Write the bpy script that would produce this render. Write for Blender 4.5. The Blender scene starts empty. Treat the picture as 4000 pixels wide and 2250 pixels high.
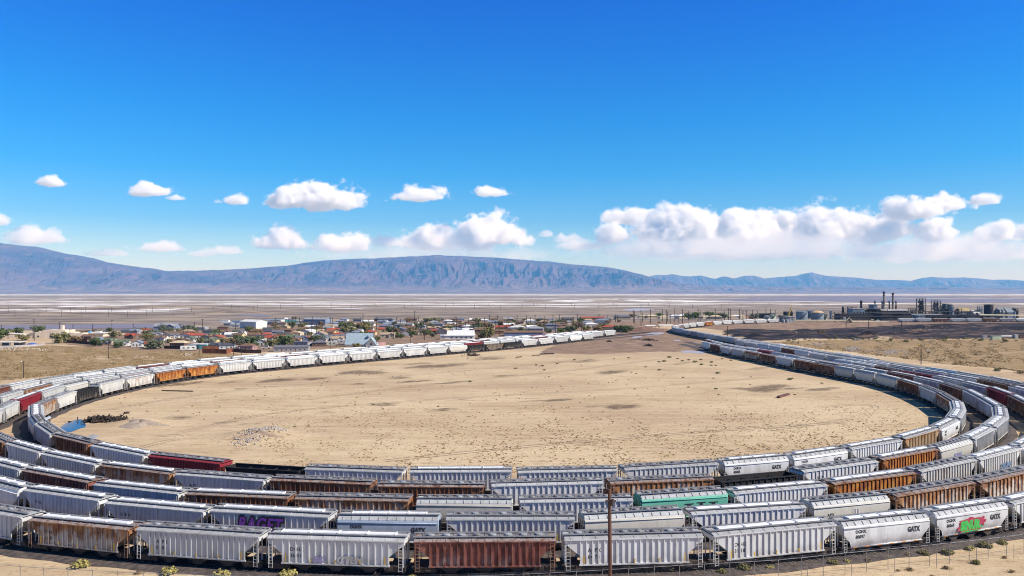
HAZE_D = 3.5e-5; SKY_S = 0.09; EXPO = 0.5; VB = 16
SKY_TINT = [(0.0, (1.12, 1.06, 0.95)), (0.045, (0.80, 0.93, 0.98)), (0.09, (0.34, 0.70, 1.08)), (0.15, (0.10, 0.66, 1.2)), (0.22, (0.03, 0.62, 1.3)), (0.36, (0.001, 0.44, 1.45)), (0.5, (0.04, 0.36, 0.82)), (1.0, (0.09, 0.24, 0.38))]
import bpy, math, random
import numpy as np
from mathutils import Vector, Matrix
random.seed(7)
RNG = np.random.default_rng(11)
sc = bpy.context.scene
col = sc.collection
F, CX, YH, H = 3000.0, 2000.0, 1140.0, 33.0     # lens in photo pixels, optical centre, horizon, camera height

def G(px, py, z=0.0):
    Y = F * (H - z) / (py - YH)
    return Vector(((px - CX) / F * Y, Y, z))

# ---------------------------------------------------------------- mesh builder
class MB:
    def __init__(s):
        s.v, s.f, s.m = [], [], []
    def face(s, pts, mi=0):
        b = len(s.v); s.v += [tuple(p) for p in pts]; s.f.append(tuple(range(b, b + len(pts)))); s.m.append(mi)
    def box(s, x0, x1, y0, y1, z0, z1, mi=0):
        b = len(s.v)
        s.v += [(x, y, z) for z in (z0, z1) for y in (y0, y1) for x in (x0, x1)]
        for q in ((0,2,3,1),(4,5,7,6),(0,1,5,4),(2,6,7,3),(0,4,6,2),(1,3,7,5)):
            s.f.append(tuple(b + i for i in q)); s.m.append(mi)
    def obox(s, c, ax, ay, az, mi=0):
        """oriented box: centre c, half axis vectors"""
        b = len(s.v)
        for k in (-1, 1):
            for j in (-1, 1):
                for i in (-1, 1):
                    s.v.append(tuple(c + ax * i + ay * j + az * k))
        for q in ((0,2,3,1),(4,5,7,6),(0,1,5,4),(2,6,7,3),(0,4,6,2),(1,3,7,5)):
            s.f.append(tuple(b + i for i in q)); s.m.append(mi)
    def prism(s, poly, d0, d1, axis='y', mi=0):
        """2D polygon extruded along an axis; poly in the two other axes, in order"""
        def P(a, c, d):
            return {'y': (a, d, c), 'x': (d, a, c), 'z': (a, c, d)}[axis]
        n = len(poly); b = len(s.v)
        s.v += [P(a, c, d0) for a, c in poly] + [P(a, c, d1) for a, c in poly]
        s.f.append(tuple(b + i for i in range(n))); s.m.append(mi)
        s.f.append(tuple(b + n + i for i in reversed(range(n)))); s.m.append(mi)
        for i in range(n):
            j = (i + 1) % n
            s.f.append((b + i, b + n + i, b + n + j, b + j)); s.m.append(mi)
    def tube(s, p, q, r0, r1=None, n=6, mi=0, caps=True):
        p, q = Vector(p), Vector(q); r1 = r0 if r1 is None else r1
        d = (q - p).normalized(); a = d.orthogonal().normalized(); c = d.cross(a)
        b = len(s.v)
        for o, r in ((p, r0), (q, r1)):
            for i in range(n):
                t = 2 * math.pi * i / n
                s.v.append(tuple(o + (a * math.cos(t) + c * math.sin(t)) * r))
        for i in range(n):
            j = (i + 1) % n
            s.f.append((b + i, b + j, b + n + j, b + n + i)); s.m.append(mi)
        if caps:
            s.f.append(tuple(b + i for i in reversed(range(n)))); s.m.append(mi)
            s.f.append(tuple(b + n + i for i in range(n))); s.m.append(mi)
    def lathe(s, prof, n=16, c=(0, 0, 0), mi=0):
        b = len(s.v); k = len(prof)
        for i in range(n):
            t = 2 * math.pi * i / n
            for r, z in prof:
                s.v.append((c[0] + r * math.cos(t), c[1] + r * math.sin(t), c[2] + z))
        for i in range(n):
            j = (i + 1) % n
            for a in range(k - 1):
                s.f.append((b + i*k + a, b + j*k + a, b + j*k + a + 1, b + i*k + a + 1)); s.m.append(mi)
    def mesh(s, name, mats=(), smooth=False):
        me = bpy.data.meshes.new(name)
        me.from_pydata(s.v, [], s.f)
        for m in mats: me.materials.append(m)
        if not mats: me.materials.append(None)
        if any(s.m): me.polygons.foreach_set('material_index', s.m)
        if smooth: me.polygons.foreach_set('use_smooth', [True] * len(s.f))
        me.update()
        return me

def inst(name, me, parent=None, mat=None, loc=None, rz=None, scale=None):
    o = bpy.data.objects.new(name, me); col.objects.link(o)
    if parent is not None: o.parent = parent
    if mat is not None:
        o.material_slots[0].link = 'OBJECT'; o.material_slots[0].material = mat
    if loc is not None: o.location = loc
    if rz is not None: o.rotation_euler = (0, 0, rz)
    if scale is not None: o.scale = scale
    return o

def thing(name, label, cat, loc=(0, 0, 0), rz=0.0, group=None, scale=None):
    o = bpy.data.objects.new(name, None); col.objects.link(o)
    o.empty_display_size = 0.5
    o.location = loc; o.rotation_euler = (0, 0, rz)
    if scale is not None: o.scale = scale
    return tag(o, label, cat, group)

def tag(o, label=None, cat=None, group=None, kind=None):
    if label: o['label'] = label
    if cat: o['category'] = cat
    if group: o['group'] = group
    if kind: o['kind'] = kind
    return o

ONES = ['zeroth','first','second','third','fourth','fifth','sixth','seventh','eighth','ninth','tenth','eleventh','twelfth','thirteenth',
        'fourteenth','fifteenth','sixteenth','seventeenth','eighteenth','nineteenth']
TENS = {2: ('twentieth', 'twenty'), 3: ('thirtieth', 'thirty'), 4: ('fortieth', 'forty'), 5: ('fiftieth', 'fifty'), 6: ('sixtieth', 'sixty')}
def ordw(n):
    if n < 20: return ONES[n]
    return TENS[n // 10][0] if n % 10 == 0 else TENS[n // 10][1] + '-' + ONES[n % 10]

# ---------------------------------------------------------------- numpy value noise
_T = np.random.default_rng(5).random((256, 256))
def vnoise(x, y):
    xi, yi = np.floor(x).astype(int), np.floor(y).astype(int)
    fx, fy = x - xi, y - yi
    fx, fy = fx*fx*(3-2*fx), fy*fy*(3-2*fy)
    a = _T[xi % 256, yi % 256]; b = _T[(xi+1) % 256, yi % 256]; c = _T[xi % 256, (yi+1) % 256]; d = _T[(xi+1) % 256, (yi+1) % 256]
    return (a*(1-fx)+b*fx)*(1-fy) + (c*(1-fx)+d*fx)*fy
def fbm(x, y, o=5, ridged=False):
    s, amp, tot = 0, 1.0, 0
    for i in range(o):
        n = vnoise(x + 17.3*i, y - 9.1*i)
        if ridged: n = 1 - np.abs(2*n - 1)
        s = s + n*amp; tot += amp; amp *= 0.5; x, y = x*2.03, y*2.03
    return s / tot

# ---------------------------------------------------------------- node helper
class NT:
    def __init__(s, tree): s.t = tree
    def n(s, typ, props=None, **ins):
        nd = s.t.nodes.new(typ)
        for k, v in (props or {}).items(): setattr(nd, k, v)
        for k, v in ins.items():
            sk = nd.inputs[int(k[1:])] if k[0] == 'i' and k[1:].isdigit() else nd.inputs[k.replace('_', ' ')]
            if isinstance(v, bpy.types.NodeSocket): s.t.links.new(v, sk)
            else: sk.default_value = v
        return nd
    def mix(s, f, a, b, mode='MIX'):
        c = lambda v: v if isinstance(v, bpy.types.NodeSocket) else (*v[:3], 1.0)
        return s.n('ShaderNodeMix', {'data_type': 'RGBA', 'blend_type': mode, 'clamp_factor': True}, i0=f, i6=c(a), i7=c(b)).outputs[2]
    def math(s, op, a, b=0.0, clamp=False):
        return s.n('ShaderNodeMath', {'operation': op, 'use_clamp': clamp}, i0=a, i1=b).outputs[0]
    def ss(s, x, lo, hi):
        return s.n('ShaderNodeMapRange', {'interpolation_type': 'SMOOTHSTEP'}, i0=x, i1=lo, i2=hi, i3=0.0, i4=1.0).outputs[0]
    def noise(s, vec, scale, detail=4.0, rough=0.55, dist=0.0):
        return s.n('ShaderNodeTexNoise', None, Vector=vec, Scale=scale, Detail=detail, Roughness=rough, Distortion=dist).outputs['Fac']
    def vscale(s, vec, sx, sy, sz):
        return s.n('ShaderNodeVectorMath', {'operation': 'MULTIPLY'}, i0=vec, i1=(sx, sy, sz)).outputs[0]
    def ramp(s, f, stops):
        nd = s.n('ShaderNodeValToRGB', None, Fac=f); e = nd.color_ramp.elements
        while len(e) < len(stops): e.new(0.5)
        for el, (p, c) in zip(e, stops): el.position = p; el.color = (*c[:3], 1.0)
        return nd.outputs[0]

def newmat(name):
    m = bpy.data.materials.new(name); m.use_nodes = True
    nt = NT(m.node_tree); b = m.node_tree.nodes['Principled BSDF']
    return m, nt, b

def mat(name, c, c2=None, scale=1.0, rough=0.7, metal=0.0, vscale=None, bump=0.0, rnd=0.0):
    """plain surface: two tones mixed by object-space noise, shifted per object"""
    m, nt, b = newmat(name)
    c2 = c2 or tuple(x * 0.78 for x in c)
    tc = nt.n('ShaderNodeTexCoord').outputs['Object']
    oi = nt.n('ShaderNodeObjectInfo').outputs['Random']
    off = nt.math('MULTIPLY', oi, 61.0)
    v = nt.n('ShaderNodeVectorMath', {'operation': 'ADD'}, i0=tc, i1=nt.n('ShaderNodeCombineXYZ', None, i0=off, i1=off, i2=off).outputs[0]).outputs[0]
    if vscale: v = nt.vscale(v, *vscale)
    n = nt.noise(v, scale, 6.0, 0.6)
    cc = nt.mix(nt.ss(n, 0.35, 0.68), c, c2)
    if rnd:
        cc = nt.n('ShaderNodeHueSaturation', None, Value=nt.math('ADD', nt.math('MULTIPLY', oi, rnd), 1.0 - rnd / 2), Color=cc).outputs[0]
    nt.t.links.new(cc, b.inputs['Base Color'])
    b.inputs['Roughness'].default_value = rough; b.inputs['Metallic'].default_value = metal
    if bump:
        nt.t.links.new(nt.n('ShaderNodeBump', None, Strength=bump, Distance=0.1, Height=n).outputs[0], b.inputs['Normal'])
    return m
# ================================================================ car materials
RUST_DK, RUST_MD, RUST_OR = (0.075, 0.026, 0.012), (0.24, 0.085, 0.025), (0.46, 0.19, 0.045)
def paint(name, base, rust=0.0, rcols=(RUST_DK, RUST_MD, RUST_OR), top=0.0, dirt=0.25, rough=0.55):
    """weathered paint: rust patches and vertical streaks of their own shape, more of them near the eaves"""
    m, nt, b = newmat(name)
    tc = nt.n('ShaderNodeTexCoord').outputs['Object']
    oi = nt.n('ShaderNodeObjectInfo').outputs['Random']
    off = nt.math('MULTIPLY', oi, 83.0)
    v = nt.n('ShaderNodeVectorMath', {'operation': 'ADD'}, i0=tc, i1=nt.n('ShaderNodeCombineXYZ', None, i0=off, i1=off, i2=0.0).outputs[0]).outputs[0]
    z = nt.n('ShaderNodeSeparateXYZ', None, i0=tc).outputs[2]
    streak = nt.noise(nt.vscale(v, 1.3, 1.3, 0.16), 1.6, 6.0, 0.65)
    blot = nt.noise(v, 0.7, 8.0, 0.62)
    hi = nt.n('ShaderNodeMapRange', None, i0=z, i1=2.2, i2=4.1, i3=0.0, i4=top).outputs[0]
    f = nt.math('ADD', nt.math('ADD', nt.math('MULTIPLY', streak, 0.5), nt.math('MULTIPLY', blot, 0.5)), hi)
    f = nt.math('ADD', f, nt.math('MULTIPLY', nt.math('SUBTRACT', oi, 0.5), 0.05))
    t = 0.74 - rust * 0.5
    mask = nt.ss(f, t - 0.05, t + 0.07)
    rn = nt.noise(nt.vscale(v, 1.0, 1.0, 0.4), 1.1, 7.0, 0.6)
    rc = nt.ramp(rn, [(0.32, rcols[0]), (0.5, rcols[1]), (0.68, rcols[2])])
    grime = nt.ss(nt.noise(nt.vscale(v, 1.0, 1.0, 0.25), 0.9, 6.0, 0.6), 0.35, 0.75)
    pc = nt.mix(nt.math('MULTIPLY', grime, dirt), base, tuple(x * 0.5 for x in (base[0], base[1] * 0.95, base[2] * 0.88)))
    pc = nt.n('ShaderNodeHueSaturation', None, Value=nt.math('ADD', nt.math('MULTIPLY', oi, 0.24), 0.86), Color=pc).outputs[0]
    low = nt.n('ShaderNodeMapRange', None, i0=z, i1=2.6, i2=1.3, i3=0.0, i4=1.0).outputs[0]
    splash = nt.math('MULTIPLY', nt.math('MULTIPLY', low, nt.ss(blot, 0.38, 0.62)), 0.55)     # track grime thrown up along the sill
    pc = nt.mix(splash, pc, (0.20, 0.15, 0.11))
    nt.t.links.new(nt.mix(mask, pc, rc), b.inputs['Base Color'])
    nt.t.links.new(nt.math('ADD', nt.math('MULTIPLY', mask, 0.3), rough), b.inputs['Roughness'])
    return m

BODY = {
    'w': paint('white_car_paint', (0.58, 0.575, 0.55), 0.05, dirt=0.4),
    'g': paint('light_grey_car_paint', (0.60, 0.605, 0.61), 0.09, dirt=0.5),
    's': paint('stained_white_car_paint', (0.56, 0.54, 0.50), 0.26, top=0.05, dirt=0.5),
    'l': paint('rust_streaked_car_paint', (0.52, 0.46, 0.39), 0.42, ((0.11, 0.045, 0.02), (0.28, 0.12, 0.045), (0.46, 0.24, 0.09)), top=0.12, dirt=0.5),
    'b': paint('brown_rusted_car_paint', (0.30, 0.20, 0.14), 0.56, (RUST_DK, (0.17, 0.062, 0.025), (0.33, 0.14, 0.05)), top=0.05, dirt=0.6),
    'd': paint('maroon_rusted_car_paint', (0.22, 0.15, 0.14), 0.55, ((0.07, 0.022, 0.017), (0.17, 0.052, 0.036), (0.28, 0.12, 0.085)), top=0.12, dirt=0.6),
    'o': paint('orange_rusted_car_paint', (0.50, 0.24, 0.05), 0.50, ((0.10, 0.03, 0.01), (0.30, 0.085, 0.012), (0.48, 0.19, 0.02)), top=0.10, dirt=0.5),
    'y': paint('pale_orange_rusted_car_paint', (0.52, 0.38, 0.22), 0.36, ((0.20, 0.08, 0.025), (0.38, 0.17, 0.05), (0.48, 0.27, 0.10)), top=0.10, dirt=0.4),
    'r': paint('red_car_paint', (0.24, 0.018, 0.028), 0.10, dirt=0.4),
    'k': paint('black_car_paint', (0.012, 0.010, 0.010), 0.25, ((0.012, 0.008, 0.007), (0.035, 0.02, 0.014), (0.07, 0.04, 0.028)), dirt=0.3, rough=0.85),
    'n': paint('tan_gondola_paint', (0.17, 0.13, 0.09), 0.25, ((0.05, 0.03, 0.02), (0.12, 0.08, 0.05), (0.2, 0.15, 0.1)), dirt=0.5),
    'e': paint('green_car_paint', (0.12, 0.42, 0.30), 0.02, dirt=0.35),
    'u': paint('blue_grey_car_paint', (0.36, 0.43, 0.52), 0.02, dirt=0.3),
    'B': paint('bright_blue_car_paint', (0.05, 0.27, 0.52), 0.02, dirt=0.3),
    'c': paint('cream_car_paint', (0.52, 0.50, 0.44), 0.03, dirt=0.25),
    'p': paint('pinkish_grey_car_paint', (0.42, 0.36, 0.36), 0.22, ((0.2, 0.10, 0.09), (0.3, 0.16, 0.13), (0.36, 0.22, 0.17)), dirt=0.5),
}
COLW = {'w': 'white', 'g': 'light grey', 's': 'stained white', 'l': 'rust streaked', 'b': 'brown rusted', 'd': 'dark maroon rusted', 'o': 'orange rusted',
        'y': 'pale orange rusted', 'r': 'red', 'k': 'black', 'n': 'tan brown', 'e': 'green', 'u': 'blue grey', 'B': 'bright blue', 'c': 'cream', 'p': 'pinkish grey'}
ROOFM = {
    'g': paint('grey_car_roof', (0.38, 0.385, 0.395), 0.08, dirt=0.6, rough=0.75),
    'w': paint('pale_car_roof', (0.46, 0.47, 0.47), 0.06, dirt=0.5, rough=0.7),
    'b': paint('rusted_car_roof', (0.26, 0.22, 0.21), 0.44, ((0.06, 0.03, 0.025), (0.14, 0.07, 0.05), (0.26, 0.14, 0.09)), dirt=0.5, rough=0.85),
    'r': paint('red_car_roof', (0.22, 0.02, 0.028), 0.2, dirt=0.4, rough=0.7),
}
ROOFM['B'] = paint('pale_blue_car_roof', (0.25, 0.42, 0.56), 0.03, dirt=0.3)
def roof_of(c): return ROOFM['B'] if c == 'B' else ROOFM['r'] if c == 'r' else ROOFM['b'] if c in 'lbdo' else ROOFM['w'] if c in 'wc' else ROOFM['g']
HATCHW = mat('white_hatch_cover', (0.74, 0.74, 0.73), (0.62, 0.62, 0.61), 0.8, 0.5)
HATCHD = mat('dark_hatch_metal', (0.12, 0.115, 0.12), (0.26, 0.25, 0.25), 1.2, 0.7)
GRATE = mat('walkway_grating', (0.13, 0.13, 0.14), (0.2, 0.2, 0.21), 2.0, 0.8)
GRATEL = mat('bright_walkway_grating', (0.30, 0.31, 0.33), (0.2, 0.2, 0.21), 2.0, 0.8)
UNDER = mat('dusty_underframe', (0.032, 0.026, 0.023), (0.075, 0.053, 0.04), 0.8, 0.9)
WHEELM = mat('dark_wheel_steel', (0.04, 0.03, 0.027), (0.09, 0.06, 0.045), 1.5, 0.7)
STEELW = mat('pale_ladder_steel', (0.55, 0.55, 0.54), (0.4, 0.38, 0.36), 2.0, 0.6)
STEELB = mat('rusty_ladder_steel', (0.30, 0.18, 0.11), (0.2, 0.1, 0.06), 2.0, 0.8)
INK = mat('black_lettering', (0.03, 0.03, 0.035), None, 2.0, 0.7)
YELLOW = mat('yellow_reflector', (0.62, 0.38, 0.03), None, 2.0, 0.5)
ORANGE = mat('orange_reflector', (0.60, 0.22, 0.03), None, 2.0, 0.5)

# ================================================================ car meshes (x along the track, z up from the ground)
RT = 0.30                                   # top of rail
EAVE, SILL = 4.18, 1.40
def side_poly(hl, cut, zc0, zc1):
    return [(-hl, EAVE), (-hl, zc0), (-cut, zc1), (-cut, SILL), (cut, SILL), (cut, zc1), (hl, zc0), (hl, EAVE)]
def rib_body(nrib=17, rib_d=0.15):
    b = MB(); hl, cut = 8.1, 6.35
    for s in (-1, 1):
        b.prism(side_poly(hl, cut, 3.75, 2.35), s*1.42, s*1.47, 'y')
        for i in range(nrib):
            x = -cut + 0.06 + (2*cut - 0.12) * i / (nrib - 1)
            b.box(x - 0.065, x + 0.065, min(s*1.471, s*(1.47+rib_d)), max(s*1.471, s*(1.47+rib_d)), SILL + 0.052, EAVE - 0.062)
        b.box(-hl - 0.05, hl + 0.05, min(s*1.40, s*1.66), max(s*1.40, s*1.66), EAVE - 0.06, EAVE + 0.07)          # top chord
        b.box(-cut - 0.1, cut + 0.1, min(s*1.40, s*1.64), max(s*1.40, s*1.64), SILL - 0.12, SILL + 0.05)         # side sill
    for e in (-1, 1):
        x0, x1 = e*(hl - 0.02), e*5.2
        b.face([(x0, -1.42, 3.78), (x0, 1.42, 3.78), (x1, 1.42, 1.42), (x1, -1.42, 1.42)])                      # slope sheet
        b.box(min(e*8.02, e*8.10), max(e*8.02, e*8.10), -1.415, 1.415, 3.66, EAVE - 0.062)                                # end header
        for y in (-1.40, -0.55, 0.55, 1.40):
            b.box(min(e*7.98, e*8.08), max(e*7.98, e*8.08), y - 0.05, y + 0.05, 1.2, 3.655)                                # end posts
    return b
def peaked_roof(hl=8.12, seams=11):
    b = MB(); z0 = EAVE + 0.072
    prof = [(-1.62, z0), (-0.72, z0 + 0.20), (0.72, z0 + 0.20), (1.62, z0)]
    b.prism([(y, z) for y, z in prof], -hl, hl, 'x')
    for i in range(seams):
        x = -hl + 0.7 + (2*hl - 1.4) * i / (seams - 1)
        for s in (-1, 1):
            c = Vector((x, s*1.17, z0 + 0.115)); ay = Vector((0, s*0.45, -0.10)); 
            b.obox(c, Vector((0.035, 0, 0)), ay, Vector((0, 0, 0.03)))
    return b
def boards(hl, side, z=4.56):
    b = MB(); b.box(-hl, hl, min(side*0.60, side*1.02), max(side*0.60, side*1.02), z, z + 0.05)
    n = 8
    for i in range(n):
        x = -hl + 0.3 + (2*hl - 0.6) * i / (n - 1)
        b.box(x - 0.04, x + 0.04, min(side*0.62, side*1.0), max(side*0.62, side*1.0), z - 0.16, z)
    return b
def trough(x0, x1, z=4.45):
    b = MB(); w, h = 0.46, 0.20
    b.prism([(-w, z), (-w*0.8, z + h), (w*0.8, z + h), (w, z)], x0, x1, 'x')
    for x in (x0 + 0.05, x1 - 0.05):
        b.box(x - 0.03, x + 0.03, -w - 0.08, w + 0.08, z + 0.02, z + h + 0.05)
    return b
def round_hatch(z=4.45):
    b = MB(); b.lathe([(0.42, z), (0.42, z + 0.14), (0.36, z + 0.20), (0.12, z + 0.24), (0, z + 0.25)], 12)
    b.box(-0.5, 0.5, -0.04, 0.04, z + 0.2, z + 0.29)
    return b
def ladder(x, y, z0=0.75, z1=4.1, w=0.45):
    b = MB()
    for k in (0, 1):
        xx = x - math.copysign(1, x) * k * w
        b.box(xx - 0.025, xx + 0.025, y - 0.025, y + 0.025, z0, z1)
    n = 9
    for i in range(n):
        z = z0 + 0.1 + (z1 - z0 - 0.2) * i / (n - 1)
        a, c = sorted((x, x - math.copysign(1, x) * w))
        b.box(a + 0.027, c - 0.027, y - 0.018, y + 0.018, z - 0.018, z + 0.018)
    return b
def chute(x):
    b = MB(); pts = [(x - 1.75, SILL - 0.1), (x + 1.75, SILL - 0.1), (x + 0.4, 0.62), (x - 0.4, 0.62)]
    b.prism(pts, -1.25, 1.25, 'y')
    b.box(x - 0.55, x + 0.55, -1.32, 1.32, 0.52, 0.66)
    return b
def underframe(hl, plat=6.3):
    b = MB(); b.box(-hl - 0.5, hl + 0.5, -0.25, 0.25, 1.0, 1.27)
    for e in (-1, 1):
        a, c = sorted((e*plat, e*(hl + 0.25)))
        b.box(a, c, -1.40, 1.40, 1.16, 1.28)
        a, c = sorted((e*(hl + 0.3), e*(hl + 0.55)))
        b.box(a, c, -0.18, 0.18, 0.92, 1.2)
        a, c = sorted((e*(plat - 0.1), e*(plat + 0.5)))
        for s in (-1, 1): b.box(a, c, min(s*1.42, s*1.55), max(s*1.42, s*1.55), 0.85, 1.27)
    return b
def truck_frame(x):
    b = MB()
    for s in (-1, 1):
        b.prism([(x - 1.25, 0.95), (x - 1.25, 0.62), (x - 0.45, 0.48), (x + 0.45, 0.48), (x + 1.25, 0.62), (x + 1.25, 0.95), (x + 0.5, 1.10), (x - 0.5, 1.10)], s*0.86, s*1.02, 'y')
    b.box(x - 0.28, x + 0.28, -0.85, 0.85, 0.72, 1.0)
    return b
def wheelset(x):
    b = MB()
    for s in (-1, 1):
        b.tube((x, s*0.66, RT + 0.42), (x, s*0.80, RT + 0.42), 0.42, n=14)
        b.tube((x, s*0.801, RT + 0.42), (x, s*0.88, RT + 0.42), 0.16, n=8)
    b.tube((x, -0.66, RT + 0.42), (x, 0.66, RT + 0.42), 0.08, n=8)
    return b

CPROF = [(0.0, 4.44), (0.70, 4.42), (1.15, 4.30), (1.50, 3.98), (1.585, 3.72), (1.60, 3.3), (1.615, 2.7), (1.58, 2.1), (1.48, 1.62), (1.36, 1.30)]
def cyl_body(hl=7.0, cut=5.7):
    b = MB(); st = [(-hl, 2.9), (-cut - 0.35, 2.0), (-cut, 1.30), (cut, 1.30), (cut + 0.35, 2.0), (hl, 2.9)]
    def cut_prof(zm):
        out = []
        for i, (y, z) in enumerate(CPROF):
            if z >= zm: out.append((y, z))
            else:
                y0, z0 = CPROF[i-1] if CPROF[i-1][1] >= zm else (out[-1])
                out.append((y0 + (y - y0) * (z0 - zm) / max(z0 - z, 1e-6) if z0 > zm else y0, zm))
        return out
    rings = []
    for x, zm in st:
        h = cut_prof(zm); ring = [(x, -y, z) for y, z in reversed(h)] + [(x, y, z) for y, z in h[1:]]
        rings.append(ring)
    n = len(rings[0]); base = len(b.v)
    for r in rings: b.v += r
    for i in range(len(rings) - 1):
        for k in range(n - 1):
            b.f.append((base + i*n + k, base + (i+1)*n + k, base + (i+1)*n + k + 1, base + i*n + k + 1)); b.m.append(0)
    for e in (0, len(rings) - 1):
        ring = rings[e]; b.face(ring if e else list(reversed(ring)))
    for e in (-1, 1):      # slope sheet and end posts
        b.face([(e*(hl - 0.05), -1.5, 2.95), (e*(hl - 0.05), 1.5, 2.95), (e*5.0, 1.3, 1.32), (e*5.0, -1.3, 1.32)])
        for y in (-1.40, -0.5, 0.5, 1.40):
            a, c = sorted((e*(hl + 0.02), e*(hl + 0.12))); b.box(a, c, y - 0.05, y + 0.05, 1.28, 4.0)
        a, c = sorted((e*(hl + 0.01), e*(hl + 0.06))); b.box(a, c, -1.45, 1.45, 3.6, 4.1)
    for s in (-1, 1):
        b.box(-hl, hl, min(s*1.58, s*1.68), max(s*1.58, s*1.68), 3.66, 3.74)          # long ledge below the roof
        b.box(-cut - 0.2, cut + 0.2, min(s*1.30, s*1.46), max(s*1.30, s*1.46), 1.18, 1.36)          # sill
    for i in range(7):     # weld seams
        x = -4.8 + 9.6 * i / 6
        for s in (-1, 1):
            for (y0, z0), (y1, z1) in zip(CPROF[5:], CPROF[6:]):
                o = 0.006
                b.face([(x - 0.03, s*(y0 + o), z0), (x + 0.03, s*(y0 + o), z0), (x + 0.03, s*(y1 + o), z1), (x - 0.03, s*(y1 + o), z1)])
    return b
def cyl_roof(hl=7.0):
    b = MB()
    pr = [(-1.49, 4.03), (-1.14, 4.34), (-0.70, 4.462), (0.70, 4.462), (1.14, 4.34), (1.49, 4.03), (1.40, 4.0), (-1.40, 4.0)]
    b.prism(pr, -hl + 0.01, hl - 0.01, 'x')
    for i in range(11):    # handholds along the roof edge
        x = -hl + 0.7 + (2*hl - 1.4) * i / 10
        for s in (-1, 1): b.obox(Vector((x, s*1.32, 4.26)), Vector((0.03, 0, 0)), Vector((0, s*0.2, -0.17)), Vector((0, 0, 0.035)))
    return b
def gon_body(hl=6.8):
    b = MB(); zt, zb = 3.75, 1.25
    for s in (-1, 1):
        b.prism([(-hl, zt), (-hl, 3.0), (-hl + 1.5, zb), (hl - 1.5, zb), (hl, 3.0), (hl, zt)], s*1.40, s*1.46, 'y')
        for i in range(13):
            x = -hl + 0.3 + (2*hl - 0.6) * i / 12
            zlo = 3.1 if i in (0, 12) else 2.3 if i in (1, 11) else zb + 0.082
            b.box(x - 0.07, x + 0.07, min(s*1.461, s*1.62), max(s*1.461, s*1.62), zlo, zt - 0.062)
        b.box(-hl - 0.04, hl + 0.04, min(s*1.38, s*1.66), max(s*1.38, s*1.66), zt - 0.06, zt + 0.08)
        b.box(-hl + 1.4, hl - 1.4, min(s*1.38, s*1.62), max(s*1.38, s*1.62), zb - 0.12, zb + 0.08)
    for e in (-1, 1):
        a, c = sorted((e*(hl - 0.06), e*hl)); b.box(a, c, -1.395, 1.395, 2.9, zt + 0.06)
        b.face([(e*(hl - 0.07), -1.39, 2.95), (e*(hl - 0.07), 1.39, 2.95), (e*4.4, 1.39, 1.35), (e*4.4, -1.39, 1.35)])
        for y in (-1.35, 1.35): 
            a, c = sorted((e*(hl - 0.14), e*(hl - 0.04))); b.box(a, c, y - 0.05, y + 0.05, 1.2, 2.9)
    b.box(-4.4, 4.4, -1.39, 1.39, 1.30, 1.36)
    for x in (-3.6, -1.2, 1.2, 3.6): b.box(x - 0.06, x + 0.06, -1.39, 1.39, 3.3, 3.42)
    return b

MS = {}
def put(k, b, smooth=False): MS[k] = b.mesh(k, smooth=smooth)
put('rib_body', rib_body()); put('rib_body_close', rib_body(19, 0.13)); put('rib_roof', peaked_roof())
put('board_a', boards(8.3, -1)); put('board_b', boards(8.3, 1))
put('cboard_a', boards(7.15, -1, 4.60)); put('cboard_b', boards(7.15, 1, 4.60))
for i in range(4): put('trough%d' % i, trough(-6.9 + 3.46*i, -6.9 + 3.46*i + 3.40)); put('ctrough%d' % i, trough(-5.3 + 2.66*i, -5.3 + 2.66*i + 2.60, 4.464))
put('trough_all', trough(-6.9, 6.9)); put('ctrough_all', trough(-5.3, 5.3, 4.464))
put('hatch', round_hatch())
_b = MB(); _b.box(-7.4, 7.4, -0.56, 0.56, 4.44, 4.47)
for i in range(9): _b.box(-7.2 + 1.8*i - 0.05, -7.2 + 1.8*i + 0.05, -0.56, 0.56, 4.471, 4.53)
put('hatch_strip', _b)
for i, (x, y) in enumerate(((-7.95, -1.60), (7.95, -1.60), (-7.95, 1.60), (7.95, 1.60))):
    put('ladder%d' % i, ladder(x, y)); put('cladder%d' % i, ladder(math.copysign(7.0, x), y * 0.98, 0.75, 3.55)); put('gladder%d' % i, ladder(math.copysign(6.6, x), y*0.97, 0.75, 3.6))
for i, x in enumerate((-3.9, 0.0, 3.9)): put('chute%d' % i, chute(x))
for i, x in enumerate((-3.4, 0.0, 3.4)): put('cchute%d' % i, chute(x))
_b = MB()
for x in (-3.9, 0.0, 3.9):
    t = chute(x); n0 = len(_b.v); _b.v += t.v; _b.f += [tuple(j + n0 for j in f) for f in t.f]; _b.m += t.m
put('chute_all', _b)
put('under_R', underframe(8.1)); put('under_C', underframe(7.05, 5.4)); put('under_G', underframe(6.8, 5.2))
for k, x in (('R', 6.9), ('C', 5.9), ('G', 5.5)):
    for e in (-1, 1):
        put('truck_%s%d' % (k, e), truck_frame(e*x))
        for j, d in enumerate((-0.88, 0.88)): put('wheels_%s%d%d' % (k, e, j), wheelset(e*x + d))
        _b = truck_frame(e*x)
        for d in (-0.88, 0.88):
            t = wheelset(e*x + d); n0 = len(_b.v); _b.v += t.v; _b.f += [tuple(i + n0 for i in f) for f in t.f]; _b.m += t.m
        put('truckw_%s%d' % (k, e), _b)
put('cyl_body', cyl_body(), True); put('cyl_roof', cyl_roof()); put('gon_body', gon_body())
for me in (MS['cyl_body'],):
    pass
_b = MB(); _b.lathe([(0.28, -0.02), (0.32, 0.0), (0.28, 0.03), (0.24, 0.0), (0.28, -0.02)], 12); _b.box(-0.26, 0.26, -0.02, 0.02, -0.01, 0.02); _b.box(-0.02, 0.02, -0.26, 0.26, -0.012, 0.022)
put('brake_wheel', _b)
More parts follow.
